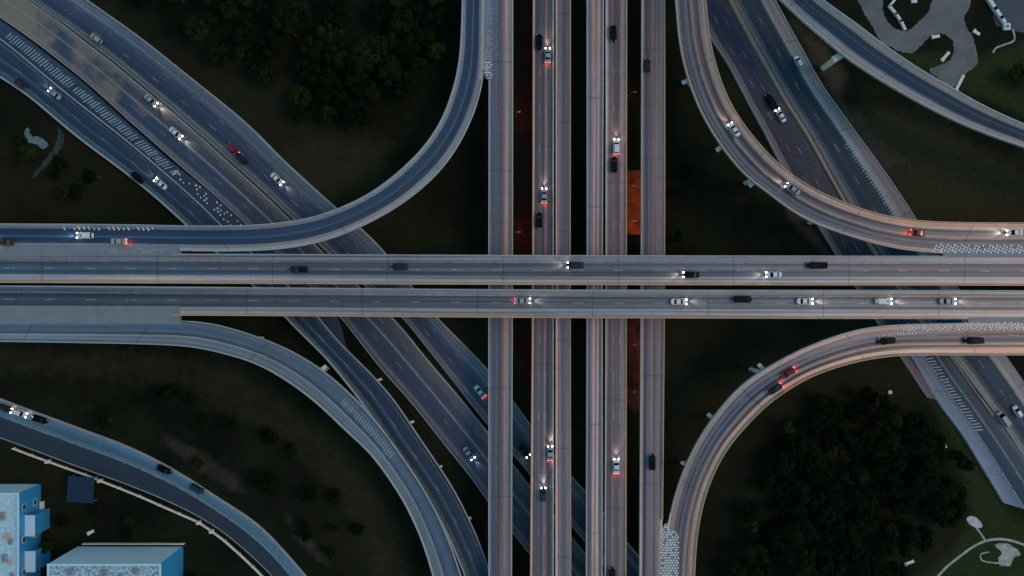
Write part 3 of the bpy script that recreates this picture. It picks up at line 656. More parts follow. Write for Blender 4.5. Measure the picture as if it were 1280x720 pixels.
def strip(name, pts, w, mat, label, z=.05, rag=.25, kind='structure'):
    P = smooth(resample(cr(pts), 40), 2); vs, fs = [], []
    for i, p in enumerate(P):
        d = (P[min(i+1, 39)] - P[max(i-1, 0)]).normalized(); n = Vector((-d.y, d.x)); ww = w / 2 + R.uniform(-rag, rag) * .5
        vs += [W(p.x + n.x * ww, p.y + n.y * ww, z), W(p.x - n.x * ww, p.y - n.y * ww, z)]
    for i in range(39): fs.append((2*i, 2*i+1, 2*i+3, 2*i+2))
    return tag(mesh_obj(name, vs, fs, mat), label, kind=kind)
mGrass = patchmat('mown_grass', (.014, .020, .007), (.036, .045, .014), .12)
mOlive = patchmat('dry_olive_grass', (.018, .017, .008), (.038, .034, .017), .08)
mSoil = patchmat('bare_brown_soil', (.035, .024, .018), (.07, .05, .038), .2)
mGravel = patchmat('grey_gravel', (.13, .135, .135), (.21, .205, .20), .12)
mPaleC = patchmat('pale_concrete', (.26, .26, .24), (.50, .48, .43), .5, .8)
mTeal = patchmat('pale_blue_gravel', (.08, .15, .16), (.20, .30, .30), .4)
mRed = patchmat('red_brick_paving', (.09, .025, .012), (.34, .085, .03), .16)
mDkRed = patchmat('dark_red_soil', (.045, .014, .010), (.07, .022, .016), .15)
# grass areas
# under the decks
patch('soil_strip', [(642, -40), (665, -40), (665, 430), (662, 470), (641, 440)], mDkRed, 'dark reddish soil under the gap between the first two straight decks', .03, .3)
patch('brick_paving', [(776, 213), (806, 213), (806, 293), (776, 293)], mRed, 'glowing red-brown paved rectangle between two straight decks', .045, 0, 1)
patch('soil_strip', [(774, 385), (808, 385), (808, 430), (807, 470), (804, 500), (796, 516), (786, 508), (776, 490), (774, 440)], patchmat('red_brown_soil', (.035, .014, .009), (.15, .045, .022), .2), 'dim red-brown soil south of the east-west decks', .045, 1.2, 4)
# top right gravel track
patch('gravel_track', [(1066, -20), (1078, 12), (1090, 32), (1100, 50), (1116, 60), (1136, 67), (1149, 60), (1158, 50), (1168, 43), (1180, 43), (1191, 52), (1192, 66), (1186, 76), (1172, 83), (1162, 88),
                       (1176, 100), (1189, 110), (1206, 94), (1222, 76), (1217, 50), (1211, 38), (1205, 22), (1212, 8), (1212, -20), (1176, -20), (1160, 14), (1148, 28), (1134, 38), (1122, 37), (1112, 30), (1104, 14), (1100, -20)],
      mGravel, 'grey looping gravel track in the top right', .05, .9, 8)
patch('car_park', [(1233, -60), (1240, 8), (1262, 38), (1400, 40), (1400, -60)], plain('dark_blue_asphalt', (.02, .045, .075), .6, var=.3, scale=.15), 'dark blue paved yard in the top right corner', .05, .2, 3)
strip('path', [(1266, 36), (1268, 50), (1255, 56), (1245, 60), (1241, 66)], 2.2, mPaleC, 'thin pale path bending below the white wall', .06)
strip('path', [(1266, 50), (1272, 66), (1281, 84), (1300, 110)], 1.6, mOlive, 'thin tan path running off the right edge at the top', .055)
strip('path', [(1160, 740), (1172, 721), (1184, 708), (1198, 697), (1214, 685), (1232, 676), (1255, 674), (1280, 681), (1320, 700)], 3.0, mPaleC, 'narrow pale footpath arcing across the bottom right corner', .06)
strip('path', [(1219, 658), (1226, 667), (1232, 676)], 2.2, mPaleC, 'short pale stub path from the small pad', .07, .1)
patch('path', [(1208, 648), (1215, 645), (1222, 648), (1228, 657), (1223, 660), (1213, 656)], patchmat('white_concrete', (.42, .42, .45), (.6, .6, .62), .5), 'small white concrete pad beside the wood', .08, .3, 4)
patch('path', [(1243, 681), (1256, 679), (1268, 684), (1276, 693), (1268, 697), (1262, 707), (1250, 706), (1248, 698), (1252, 690)], mPaleC, 'pale irregular concrete apron inside the footpath arc', .08, .6, 4)
strip('path', [(1252, 704), (1238, 703), (1227, 700), (1226, 693), (1236, 690)], 1.8, mPaleC, 'small pale hooked path by the apron', .07, .2)
patch('pale_ground', [(31, 163), (36, 161), (40, 170), (52, 172), (60, 180), (56, 186), (50, 184), (44, 180), (33, 177)], mTeal, 'pale blue-green bare patch left of the diagonal roads', .05, 1)
patch('pale_ground', [(74, 160), (80, 176), (70, 195), (50, 215), (38, 226), (46, 212), (62, 192), (70, 178)], patchmat('thin_teal_grass', (.02, .04, .04), (.06, .09, .085), .4), 'faint grey-green track trailing from the pale patch', .045, 1.2)

# ------------------------------------------------------------------ small fixtures
WHT = plain('white_painted_concrete', (.70, .70, .66), .6, var=.25, scale=1.2)
STEEL = plain('galvanised_steel', (.45, .46, .46), .45, .6, var=.15)
def wallrun(name, pts, w, h, mat, label, cat, z=0):
    mb = MB()
    for (x0, y0), (x1, y1) in zip(pts, pts[1:]):
        a, b = W(x0, y0, z), W(x1, y1, z); d = (b - a); L = d.length; d.normalize()
        M = Matrix.Translation(a) @ Matrix.Rotation(math.atan2(d.y, d.x), 4, 'Z')
        mb.box((-.02 - w/2, -w / 2, 0), (L + w/2 - .04, w / 2, h), M)
    return tag(mb.build(name, mat), label, cat)
wallrun('low_wall', [(1235, 1), (1242, 12), (1250, 23), (1253, 28)], 1.1, 1.1, WHT, 'thick white low wall along the dark blue yard', 'wall')
o = empty('concrete_box', W(1257, 34, 0)); tag(o, 'white square concrete box with round lid at the end of the white wall', 'utility box')
MB().box((-1.1, -1.1, 0), (1.1, 1.1, .9)).build('housing', WHT, o, bevel=.08); MB().tube((0, 0, .9), (0, 0, 1.05), .5).build('lid', GIR, o)
wallrun('low_wall', [(1117, 1), (1111, 8)], .7, .8, WHT, 'short stub of white wall at the top edge inside the gravel loop', 'wall')
wallrun('low_wall', [(1111, 9), (1119, 18), (1125, 27), (1130, 37)], .8, .8, WHT, 'bent white low wall inside the gravel loop', 'wall')
def culvert(px, py, ang, L, label):
    o = empty('concrete_slab', W(px, py, 0), ang); tag(o, label, 'slab')
    MB().box((-L/2, -.5, 0), (L/2, .5, .35)).build('slab', WHT, o, bevel=.06)
    MB().box((-L/2 - .01, -.6, 0), (-L/2 + .8, .6, .7)).build('head_block', WHT, o, bevel=.06)
    return o
culvert(1169, 46, .2, 2.8, 'white concrete slab at the top of the dark grassy island in the gravel')
culvert(1181, 71, .85, 4.0, 'white concrete slab slanting at the lower edge of the grassy island')
culvert(1220, 41, -.5, 2.6, 'white concrete slab on the grass right of the gravel track')
culvert(1142, 2, 0, 2.0, 'small pale slab at the top edge between the gravel arms')
culvert(1199, 104, 1.1, 6.0, 'long pale slab between the gravel tip and the ramp')
culvert(1178, 552, -1.1, 4.6, 'white slab on the grass between the wood and the blue road')
culvert(1136, 703, .35, 3.4, 'pale slab at the lower edge of the wood')
culvert(1112, 490, 0, 1.4, 'small pale slab near the northern tip of the wood')
culvert(114, 665, .5, 2.2, 'small grey slab on the dark ground between the buildings')

# roadside fence of the service road
fx = [(19, 560), (40, 568), (62, 576), (84, 584), (107, 592), (127, 600), (150, 609), (175, 619), (200, 630), (225, 641), (250, 652), (266, 663), (282, 675), (300, 691), (317, 707), (332, 722), (350, 744)]
P = [W(x, y, 0) for x, y in fx]; fo = empty('roadside_fence', P[0]); tag(fo, 'long pale rail fence following the curved service road above the buildings', 'fence')
for nm, z0, z1 in (('rail', 1.0, 1.25), ('rail', .45, .6)):
    mb = MB()
    for a, b in zip(P, P[1:]):
        d = b - a; M = Matrix.Translation(a - P[0]) @ Matrix.Rotation(math.atan2(d.y, d.x), 4, 'Z'); mb.box((0, -.2, z0), (d.length, .2, z1), M)
    mb.build(nm, PIER, fo)
for k, p in enumerate(P):
    big = k in (2, 5, 10, 11); r = .45 if big else .22
    MB().box((-r, -r, 0), (r, r, 1.9 if big else 1.4), Matrix.Translation(p - P[0])).build('post', PIER, fo)

# ------------------------------------------------------------------ buildings
def bmat(name, c, c2, sc, lo=.45, hi=.6, rough=.6):
    m, t, b = newmat(name); pos = N(t, 'ShaderNodeNewGeometry').outputs['Position']
    a = noise(t, pos, sc, 6, .75); col = ramp(t, a, [(lo, c), (hi, c2)])
    g = noise(t, pos, 2.2, 4, .7); g = ramp(t, g, [(.60, (1,1,1)), (.68, (.35,.38,.42))])
    n = N(t, 'ShaderNodeMix', data_type='RGBA', blend_type='MULTIPLY'); n.inputs[0].default_value = 1
    t.links.new(col, n.inputs[6]); t.links.new(g, n.inputs[7]); t.links.new(n.outputs[2], b.inputs['Base Color'])
    b.inputs['Roughness'].default_value = rough; return m
ROOF1 = bmat('weathered_turquoise_roof', (.30, .56, .64), (.62, .78, .82), .9, .38, .62)
ROOF2 = bmat('mottled_turquoise_roof', (.09, .22, .28), (.60, .78, .82), 1.1, .40, .60)
WBLUE = plain('deep_blue_cladding', (.03, .24, .48), .5, var=.2, scale=.3)
WPALE = plain('pale_lavender_render', (.72, .80, .88), .7, var=.12, scale=.25)
TRIM = plain('white_blue_trim', (.55, .74, .82), .6, var=.1)
DGLS = plain('dark_window_glass', (.02, .04, .06), .12, 0, var=0)
RUST = plain('rusty_pink_stain', (.55, .38, .36), .7, var=.3)
def building(name, x0, x1, y0, y1, h, roofm, wallN, wallE, label, nwin_e=0, nwin_n=0, floors=2, hvac=()):
    """footprint in map pixels at the ground (x0,y0 top left)"""
    a, b = W(x0, y1, 0), W(x1, y0, 0); X0, X1, Y0, Y1 = a.x, b.x, a.y, b.y
    root = empty(name, ((X0 + X1) / 2, (Y0 + Y1) / 2, 0)); tag(root, label, 'building'); ox, oy = (X0 + X1) / 2, (Y0 + Y1) / 2
    x0, x1, y0, y1 = X0 - ox, X1 - ox, Y0 - oy, Y1 - oy
    MB().box((x0, y1 - .3, 0), (x1 - .3, y1, h)).build('wall', wallN, root)
    MB().box((x1 - .3, y0, 0), (x1, y1, h)).build('wall', wallE, root)
    MB().box((x0, y0, 0), (x1 - .3, y0 + .3, h)).build('wall', wallN, root)
    MB().box((x0, y0 + .3, 0), (x0 + .3, y1 - .3, h)).build('wall', wallE, root)
    rf = MB().box((x0 + .3, y0 + .3, h - .8), (x1 - .3, y1 - .3, h - .5)).build('roof', roofm, root)
    tr = MB()
    tr.box((x0 - .15, y1 - .45, h), (x1 + .15, y1 + .15, h + .25)); tr.box((x0 - .15, y0 - .15, h), (x1 + .15, y0 + .45, h + .25))
    tr.box((x0 - .15, y0 + .45, h), (x0 + .45, y1 - .45, h + .25)); tr.box((x1 - .45, y0 + .45, h), (x1 + .15, y1 - .45, h + .25))
    tr.build('parapet_cap', TRIM, root)
    for fl in range(floors):
        zc = h * (fl + .55) / floors
        for k in range(nwin_e):
            yy = y0 + (y1 - y0) * (k + .5) / nwin_e
            fr = MB().box((x1, yy - 1.0, zc - .8), (x1 + .08, yy + 1.0, zc + .8)).build('window', TRIM, root)
            MB().box((x1 + .08, yy - .85, zc - .65), (x1 + .1, yy + .85, zc + .65)).build('pane', DGLS, fr)
        for k in range(nwin_n):
            xx = x0 + (x1 - x0) * (k + .5) / nwin_n
            fr = MB().box((xx - .9, y1, zc - .8), (xx + .9, y1 + .08, zc + .8)).build('window', TRIM, root)
            MB().box((xx - .75, y1 + .08, zc - .65), (xx + .75, y1 + .1, zc + .65)).build('pane', DGLS, fr)
    for (fx_, fy_, w, l, hh) in hvac:
        cx, cy = x0 + (x1 - x0) * fx_, y0 + (y1 - y0) * fy_
        u = MB().box((cx - w/2, cy - l/2, h - .5), (cx + w/2, cy + l/2, h - .5 + hh)).build('air_conditioner', STEEL, root, bevel=.06)
        MB().tube((cx, cy, h - .5 + hh), (cx, cy, h - .4 + hh), min(w, l) * .36, n=14).build('fan_guard', GIR, u)
    return root, (x0, x1, y0, y1)
b1, (x0, x1, y0, y1) = building('office_building', -90, 51, 605, 800, 10.5, ROOF1, WPALE, WBLUE, 'pale turquoise flat-roofed building with blue bays, cut off by the left edge', 5, 0, 2,
        hvac=((.86, .86, 2, 2.2, 1), (.93, .70, 1.2, 1.6, .8), (.88, .6, 1.5, 2.4, .9), (.94, .5, 1, 1, .7), (.8, .45, 2.4, 2, 1), (.7, .8, 2, 2, 1)))
for yy, ln, pr, hh in ((y1 - 14.5, 6.5, 3.0, 7.5), (y1 - 26, 6.5, 3.2, 7.5)):
    bay = MB().box((x1 - .01, yy, 0), (x1 + pr, yy + ln, hh)).build('bay', WBLUE, b1)
    MB().box((x1, yy - .12, hh), (x1 + pr + .12, yy + ln + .12, hh + .2)).build('bay_cap', TRIM, bay)
MB().box((x1 + .3, y1 - 8, 0), (x1 + 1.2, y1 - 5.6, 1.1)).build('step', WHT, b1)
for k, (dx, dy, s) in enumerate(((-3.8, -14, 1.2), (-5.0, -8, .9), (-3, -22, .8))):
    MB().tube((x1 + dx, y1 + dy, 10), (x1 + dx, y1 + dy, 10.45), s, n=18).build('roof_dome', RUST, b1, bevel=.05)
b2, bb2 = building('warehouse', 97, 229, 683, 820, 15, ROOF2, WPALE, WBLUE, 'pale lavender-walled building with mottled turquoise roof at the bottom left', 0, 0, 3,
        hvac=((.2, .93, 2, 1.6, .9), (.5, .92, 2.4, 1.8, 1), (.78, .94, 1.6, 1.6, .9), (.64, .9, 1.2, 1.2, .6), (.35, .7, 3, 2, 1.2), (.7, .6, 3, 2, 1.2)))
x0, x1, y0, y1 = bb2
MB().box((x0 + 2, y1 + .9, 0), (x1 + .6, y1 + 1.2, 1.0)).build('low_wall', PIER, b2)
o = empty('canopy', W(108, 608, 0), -.06); tag(o, 'dark blue flat canopy on posts just below the pale fence', 'canopy')
MB().box((-4.3, -4.4, 3.0), (4.3, 4.0, 3.3)).build('roof', plain('dark_blue_sheet', (.004, .026, .06), .8, var=.4, scale=.3), o)
for sx in (-3.9, 3.9):
    for sy in (-4, 3.6): MB().tube((sx, sy, 0), (sx, sy, 3.0), .12).build('post', STEEL, o)

# ------------------------------------------------------------------ lamps
LAMPG = plain('sodium_lamp_glass', (.9, .5, .2), .3, var=0, emit=(1, .42, .10), es=10)
def wall_lamp(px, py, z, side, label, e, col=(1, .40, .10)):
    o = empty('under_deck_lamp', W(px, py, z)); tag(o, label, 'lamp', 'sodium lamps on posts between the straight decks')
    o.location.z = 0; h = z
    MB().tube((0, 0, 0), (0, 0, h), .11, .07).build('post', STEEL, o)
    MB().tube((0, 0, h), (side * 1.1, 0, h + .15), .06, .05).build('arm', STEEL, o)
    hd = MB().box((side * 1.1 - .4, -.16, h + .08), (side * 1.1 + .4, .16, h + .26)).build('lamp_head', STEEL, o, bevel=.03)
    MB().box((side * 1.1 - .32, -.12, h + .03), (side * 1.1 + .32, .12, h + .075)).build('lens', LAMPG, hd)
    l = bpy.data.lights.new('lamp_light', 'SPOT'); l.energy = e; l.color = col; l.shadow_soft_size = .25; l.spot_size = 2.4; l.spot_blend = .8
    lo = bpy.data.objects.new('lamp_light', l); link(lo, o); lo.location = (side * 1.1, 0, h - .05); return o
wall_lamp(796, 276, 6.5, -1, 'lamp post at the lower end of the glowing red paving', 420)
wall_lamp(796, 232, 6.5, -1, 'lamp post at the upper end of the glowing red paving', 300)
wall_lamp(797, 431, 6.5, -1, 'lamp post just below the east-west decks over dim red paving', 110)
wall_lamp(797, 490, 6.5, -1, 'lamp post at the southern end of the dim red paving', 30)
wall_lamp(790, 115, 6.5, 1, 'lamp post high up between the orange-edged deck and the easternmost deck', 250)
wall_lamp(645, 290, 6.5, 1, 'lamp post over dark red soil between the first two straight decks, near the crossing', 200, (1, .25, .08))
wall_lamp(645, 140, 6.5, 1, 'lamp post over dark red soil between the first two straight decks, farther up', 130, (1, .25, .08))

# ------------------------------------------------------------------ vehicles
PAINTS = {}
def carpaint(c):
    if c not in PAINTS:
        base = {'black': (.003, .003, .004), 'grey': (.03, .033, .037), 'white': (.72, .72, .70), 'silver': (.35, .36, .37), 'blue': (.006, .018, .04), 'red': (.25, .015, .015), 'teal': (.01, .04, .05)}[c]
        PAINTS[c] = plain('car_paint_' + c, base, .42, .0, var=.05, spec=.12 if c in ('black', 'grey') else .4, coat=0)
    return PAINTS[c]
GLS = plain('tinted_glass', (.005, .006, .008), .22, var=0, spec=.25); TYR = plain('tyre_rubber', (.012,)*3, .9, var=0); RIM = plain('alloy_rim', (.4,)*3, .35, .8, var=0)
BLKP = plain('black_plastic', (.008,)*3, .8, var=0, spec=.2)
HL_ON = plain('headlight_on', (.9,)*3, .2, var=0, emit=(1, .93, .84), es=16); HL_OFF = plain('headlight_off', (.35,)*3, .15, var=0)
TL_ON = plain('tail_light_on', (.6, .02, .02), .3, var=0, emit=(1, .10, .07), es=3); TL_OFF = plain('tail_light_off', (.12, .006, .006), .3, var=0)
def loft(rows):
    """rows: (x, half width, z low, z shoulder, z top, half width of top)"""
    vs, fs = [], []
    for x, hw, zl, zs, zt, ht in rows:
        vs += [(x, -hw * .86, zl), (x, -hw, zl + .12), (x, -hw, zs), (x, -ht, zt), (x, -ht * .5, zt + .03), (x, 0, zt + .04), (x, ht * .5, zt + .03), (x, ht, zt), (x, hw, zs), (x, hw, zl + .12), (x, hw * .86, zl)]
    m = 11
    for i in range(len(rows) - 1):
        for k in range(m): fs.append((i*m+k, (i+1)*m+k, (i+1)*m+(k+1) % m, i*m+(k+1) % m))
    fs.append(tuple(range(m))); fs.append(tuple((len(rows)-1)*m+k for k in range(m))[::-1])
    return MB().add(vs, fs)
def make_car(kind, colour, lights):
    P_ = carpaint(colour)
    L, Wd, hood, H = {'sedan': (4.8, 1.86, .92, 1.46), 'suv': (4.9, 1.96, 1.08, 1.78), 'pickup': (5.7, 2.0, 1.15, 1.88), 'van': (5.3, 2.02, 1.12, 2.05), 'hatchback': (4.3, 1.8, .95, 1.52)}[kind]
    name = {'sedan': 'saloon_car', 'suv': 'suv', 'pickup': 'pickup_truck', 'van': 'van', 'hatchback': 'hatchback'}[kind]
    o = empty(name, (0, 0, 0)); h, w = L / 2, Wd / 2
    rear = hood + (.06 if kind == 'sedan' else .1)
    rows = [(-h, w * .82, .38, .62, rear - .12, w * .74), (-h + .12, w * .94, .3, .72, rear, w * .80), (-h + .9, w, .26, .78, rear, w * .84), (0, w, .25, .78, hood + .02, w * .86),
            (h - 1.3, w, .26, .76, hood, w * .84), (h - .5, w * .97, .27, .7, hood - .08, w * .80), (h - .1, w * .86, .32, .6, hood - .2, w * .70), (h, w * .74, .38, .55, hood - .32, w * .6)]
    if kind == 'pickup':
        rows = [(-h, w * .93, .45, .8, 1.05, w * .93), (-.35, w, .4, .8, 1.05, w * .95)] + [(-.3, w, .4, .85, hood, w * .88)] + [(h - 1.3, w, .4, .85, hood, w * .86), (h - .4, w * .97, .4, .8, hood - .06, w * .82), (h, w * .85, .45, .7, hood - .25, w * .74)]
    loft(rows).build('body', P_, o, smooth=False, bevel=.03)
    spans = {'sedan': (-h + .85, -h + 1.55, .35, 1.15), 'hatchback': (-h + .1, -h + .55, .3, 1.1), 'suv': (-h + .12, -h + .5, .55, 1.25), 'pickup': (-.35, -.15, .95, 1.55), 'van': (-h + .08, -h + .25, 1.1, h - .75)}[kind]
    xa, xb, xc, xd = spans; wb, wt = w * .85, w * .70
    if kind in ('van', 'suv'): wt = w * .76
    zb, zt = hood + .02, H - .05
    g = MB().frustum([(xa, -wb, zb), (xd, -wb, zb), (xd, wb, zb), (xa, wb, zb)], [(xb, -wt, zt), (xc, -wt, zt), (xc, wt, zt), (xb, wt, zt)]); g.build('windows', GLS, o, bevel=.03)
    e = .04; r = MB().frustum([(xb - e, -wt - e, zt - .03), (xc + e, -wt - e, zt - .03), (xc + e, wt + e, zt - .03), (xb - e, wt + e, zt - .03)],
                              [(xb + .05, -wt + .06, zt + .06), (xc - .05, -wt + .06, zt + .06), (xc - .05, wt - .06, zt + .06), (xb + .05, wt - .06, zt + .06)]); r.build('roof', P_, o, bevel=.02)
    if kind == 'pickup':
        bd = MB()
        for s in (-1, 1): bd.box((-h + .02, s * w * .9 - .07, 1.06), (-.4, s * w * .9 + .07, 1.38))
        bd.box((-h + .0, -w * .82, 1.06), (-h + .12, w * .82, 1.36)); bd.build('load_bed', P_, o)
        MB().box((-h + .14, -w * .8, 1.1), (-.45, w * .8, 1.14)).build('bed_liner', BLKP, o)
    for sx in (-1, 1):
        for sy in (-1, 1):
            x = sx * (L * .305); y = sy * (w - .12); rr = .36 if kind in ('suv', 'pickup', 'van') else .33
            wh = MB().tube((x, y - .12, rr), (x, y + .12, rr), rr, n=18).build('wheel', TYR, o, bevel=.02)
            MB().tube((x, y + sy * .12, rr), (x, y + sy * .135, rr), rr * .62, n=14).build('rim', RIM, wh)
    for sy in (-1, 1):
        MB().box((h - .42, sy * w * .70 - .17, hood - .38), (h + .015, sy * w * .70 + .17, hood - .13)).build('headlight', HL_ON if lights in ('on', 'front') else HL_OFF, o, bevel=.04)
        MB().box((-h - .02, sy * w * .76 - .16, rear - .38), (-h + .2, sy * w * .76 + .16, rear + .015)).build('tail_light', TL_ON if lights in ('on', 'rear') else TL_OFF, o, bevel=.03)
        MB().box((xd - .35, sy * (w + .09) - .09, hood + .02), (xd - .2, sy * (w + .09) + .09, hood + .17)).build('wing_mirror', BLKP if colour in ('black', 'grey') else P_, o)
    if lights in ('on', 'front'):
        l = bpy.data.lights.new('headlight_beam', 'SPOT'); l.energy = 700; l.spot_size = math.radians(62); l.spot_blend = .9; l.shadow_soft_size = .2; l.color = (1, .93, .82)
        lo = bpy.data.objects.new('headlight_beam', l); link(lo, o); lo.location = (h + .15, 0, .75); lo.rotation_euler = (0, math.radians(-76), 0)
        lo.rotation_euler = Vector((-1, 0, .12)).to_track_quat('Z', 'Y').to_euler()
    if lights in ('on', 'rear'):
        l = bpy.data.lights.new('tail_glow', 'POINT'); l.energy = 26; l.shadow_soft_size = .25; l.color = (1, .10, .08)
        lo = bpy.data.objects.new('tail_glow', l); link(lo, o); lo.location = (-h - .35, 0, .8)
    return o
PROTO = {}
def car(road, px, py, rev, kind, colour, lights, label, lane_dir=None):
    key = (kind, colour, lights)
    if key not in PROTO: PROTO[key] = o = make_car(*key)
    else: o = copy_tree(PROTO[key])
    p, d = road.at(px, py); d = -d if rev else d
    o.location = p + Vector((0, 0, .012))
    o.rotation_euler = (0, -math.asin(max(-1, min(1, d.z))), math.atan2(d.y, d.x))
    tag(o, label, {'sedan': 'car', 'suv': 'car', 'hatchback': 'car', 'pickup': 'pickup truck', 'van': 'van'}[kind], 'vehicles driving on the interchange')
# road directions: H left->right, V top->bottom, TL left->top, TR top->right, BR right->bottom, BL left->bottom, B/C/D0/E/F/J downwards
car(rH1, 374, 337, True, 'pickup', 'teal', 'off', 'dark blue-green pickup, westernmost vehicle on the upper long deck')
car(rH1, 500, 333.5, True, 'suv', 'blue', 'off', 'dark blue car alone on the upper long deck, second from its west end')
car(rH1, 719, 331.5, True, 'suv', 'blue', 'front', 'blue car with small lights over the straight north-south decks')
car(rH1, 863, 343.5, True, 'sedan', 'black', 'front', 'black car with white headlights on the upper long deck, right of the easternmost straight deck')
car(rH1, 966, 343.5, True, 'sedan', 'white', 'front', 'white car with bright headlights on the upper long deck')
car(rH1, 1020, 331.8, True, 'pickup', 'black', 'off', 'black unlit pickup, easternmost on the upper long deck')
car(rH2, 653, 376, False, 'sedan', 'silver', 'on', 'silver car with red tail lights on the lower long deck')
car(rH2, 848, 377, False, 'sedan', 'white', 'front', 'white headlit car on the lower long deck, west of the black van')
car(rH2, 928, 374, False, 'van', 'black', 'off', 'black unlit van between headlit cars on the lower long deck')
car(rH2, 1005, 376.5, False, 'sedan', 'white', 'front', 'white headlit car on the lower long deck, just east of the black van')
car(rH2, 1103, 376.5, False, 'suv', 'white', 'front', 'white headlit car above the start of the lower right checker marks')
car(rH2, 1183, 376.5, False, 'sedan', 'silver', 'front', 'silver headlit car, easternmost on the lower long deck')
car(rTL, 108, 294.5, True, 'suv', 'white', 'front', 'white car with bright headlights on the upper left ramp below the studs')
car(rTL, 9, 303, True, 'sedan', 'grey', 'front', 'grey headlit car at the far left edge of the upper left ramp')
car(rTL, 150, 302, True, 'sedan', 'silver', 'rear', 'silver car in the lower lane of the upper left ramp')
car(rV2, 674, 53, True, 'suv', 'black', 'off', 'black car beside a red-lit car near the top of the frame')
car(rV2, 684.5, 70, True, 'sedan', 'silver', 'on', 'silver car with red tail lights near the top, right of the black one')
car(rV2, 680, 245, True, 'sedan', 'silver', 'on', 'silver car with red tail lights above the east-west decks')
car(rV2, 674, 275, True, 'suv', 'black', 'off', 'black car following a red-lit one just above the east-west decks')
car(rV2, 690 - 2.5, 566, True, 'sedan', 'silver', 'on', 'silver car with red tail lights below the east-west decks')
car(rV2, 679, 617, True, 'hatchback', 'teal', 'front', 'blue-green car near the bottom of the red-lit deck')
car(rV3b, 766.5, 43, False, 'suv', 'black', 'off', 'black car near the top of the orange-edged deck')
car(rV3b, 770, 184, True, 'suv', 'white', 'on', 'bright white car directly ahead of a black one on the orange-edged deck')
car(rV3b, 767.5, 206, True, 'suv', 'black', 'off', 'black car directly behind the bright white one on the orange-edged deck')
car(rV3b, 770, 582, True, 'sedan', 'white', 'on', 'white headlit car on the lower part of the orange-edged deck')
car(rV3b, 765, 718, True, 'suv', 'black', 'off', 'dark car cut by the bottom edge of the frame')
car(rV4, 815, 577, True, 'suv', 'black', 'off', 'black car alone on the easternmost straight deck')
car(rV4, 809, 82, True, 'hatchback', 'grey', 'off', 'dim grey car near the top of the easternmost straight deck')
car(rTR, 917, 163, True, 'sedan', 'white', 'front', 'white headlit car on the upper bend of the top right ramp')
car(rTR, 990, 237, True, 'sedan', 'silver', 'front', 'silver headlit car halfway round the top right ramp')
car(rTR, 1146, 291.5, False, 'sedan', 'red', 'rear', 'red car with glowing tail lights where the top right ramp straightens')
car(rTR, 1266, 291, True, 'sedan', 'white', 'front', 'white headlit car at the right edge of the top right ramp')
car(rBR, 1107, 426, False, 'suv', 'black', 'off', 'black car beside the start of the checker marks on the lower right ramp')
car(rBR, 1215, 425.5, False, 'van', 'black', 'off', 'black van on the lower right ramp, nearest the right edge')
car(rBR, 984, 466, False, 'sedan', 'red', 'rear', 'red car with glowing tail lights on the bend of the lower right ramp')
car(rBR, 968, 486, False, 'sedan', 'grey', 'rear', 'grey car with tail lights just behind the red one on the lower right bend')
car(rE, 963, 128, True, 'pickup', 'black', 'off', 'black pickup just ahead of a white one on the slanting road')
car(rE, 975, 145, True, 'sedan', 'white', 'front', 'bright white car just behind the black pickup on the slanting road')
car(rF, 997, 78, True, 'hatchback', 'white', 'off', 'small white car on the pale shoulder of the slanting road')
car(rF, 1270, 514, True, 'hatchback', 'white', 'off', 'small white car at the right edge on the lower slanting road')
car(rE2, 1252, 523, True, 'van', 'silver', 'off', 'pale van on the blue slanting road at the right')
car(rD0, 202, 230, True, 'sedan', 'white', 'front', 'white headlit car above the upper left ramp on the blue diagonal road')
car(rD0, 173, 222, True, 'suv', 'black', 'off', 'black car at the outer edge of the blue diagonal road')
car(rD0, 70, 118, True, 'sedan', 'silver', 'front', 'silver headlit car high on the blue diagonal road')
car(rD0, 27, 104, True, 'hatchback', 'grey', 'off', 'grey car near the left edge of the blue diagonal road')
car(rB, 190, 126, False, 'sedan', 'silver', 'front', 'silver headlit car beside the dark median gap')
car(rB, 221, 167, False, 'sedan', 'white', 'front', 'white headlit car in the middle of the tan diagonal carriageway')
car(rC, 122, 49, True, 'hatchback', 'silver', 'off', 'silver car near the top of the eastern diagonal carriageway')
car(rC, 292, 187, True, 'sedan', 'red', 'rear', 'red car with glowing tail lights beside the diagonal median gap')
car(rC, 302, 198, True, 'suv', 'blue', 'off', 'dark blue car behind the red one on the eastern diagonal carriageway')
car(rC, 347, 224, False, 'sedan', 'white', 'front', 'white headlit car on the eastern diagonal carriageway above the ramp')
car(rB, 586, 566, False, 'sedan', 'silver', 'front', 'silver headlit car on the diagonal road beside the westernmost straight deck')
car(rC, 600, 489, True, 'sedan', 'white', 'rear', 'white car on the diagonal road about to pass under the westernmost straight deck')
car(rC, 655, 563, False, 'sedan', 'grey', 'front', 'grey headlit car glimpsed between the first two straight decks')
car(rJ, 8, 510, False, 'sedan', 'grey', 'front', 'headlit car at the left edge of the service road')
car(rJ, 27, 515.5, False, 'suv', 'white', 'front', 'white headlit car following near the left edge of the service road')
car(rJ, 52, 524, False, 'suv', 'black', 'off', 'black car on the service road near its pale left end')
car(rJ, 207, 586.5, False, 'suv', 'black', 'off', 'dark car midway along the service road')
car(rJ, 248, 610.5, False, 'suv', 'teal', 'off', 'dim blue-green car behind the dark one on the service road')

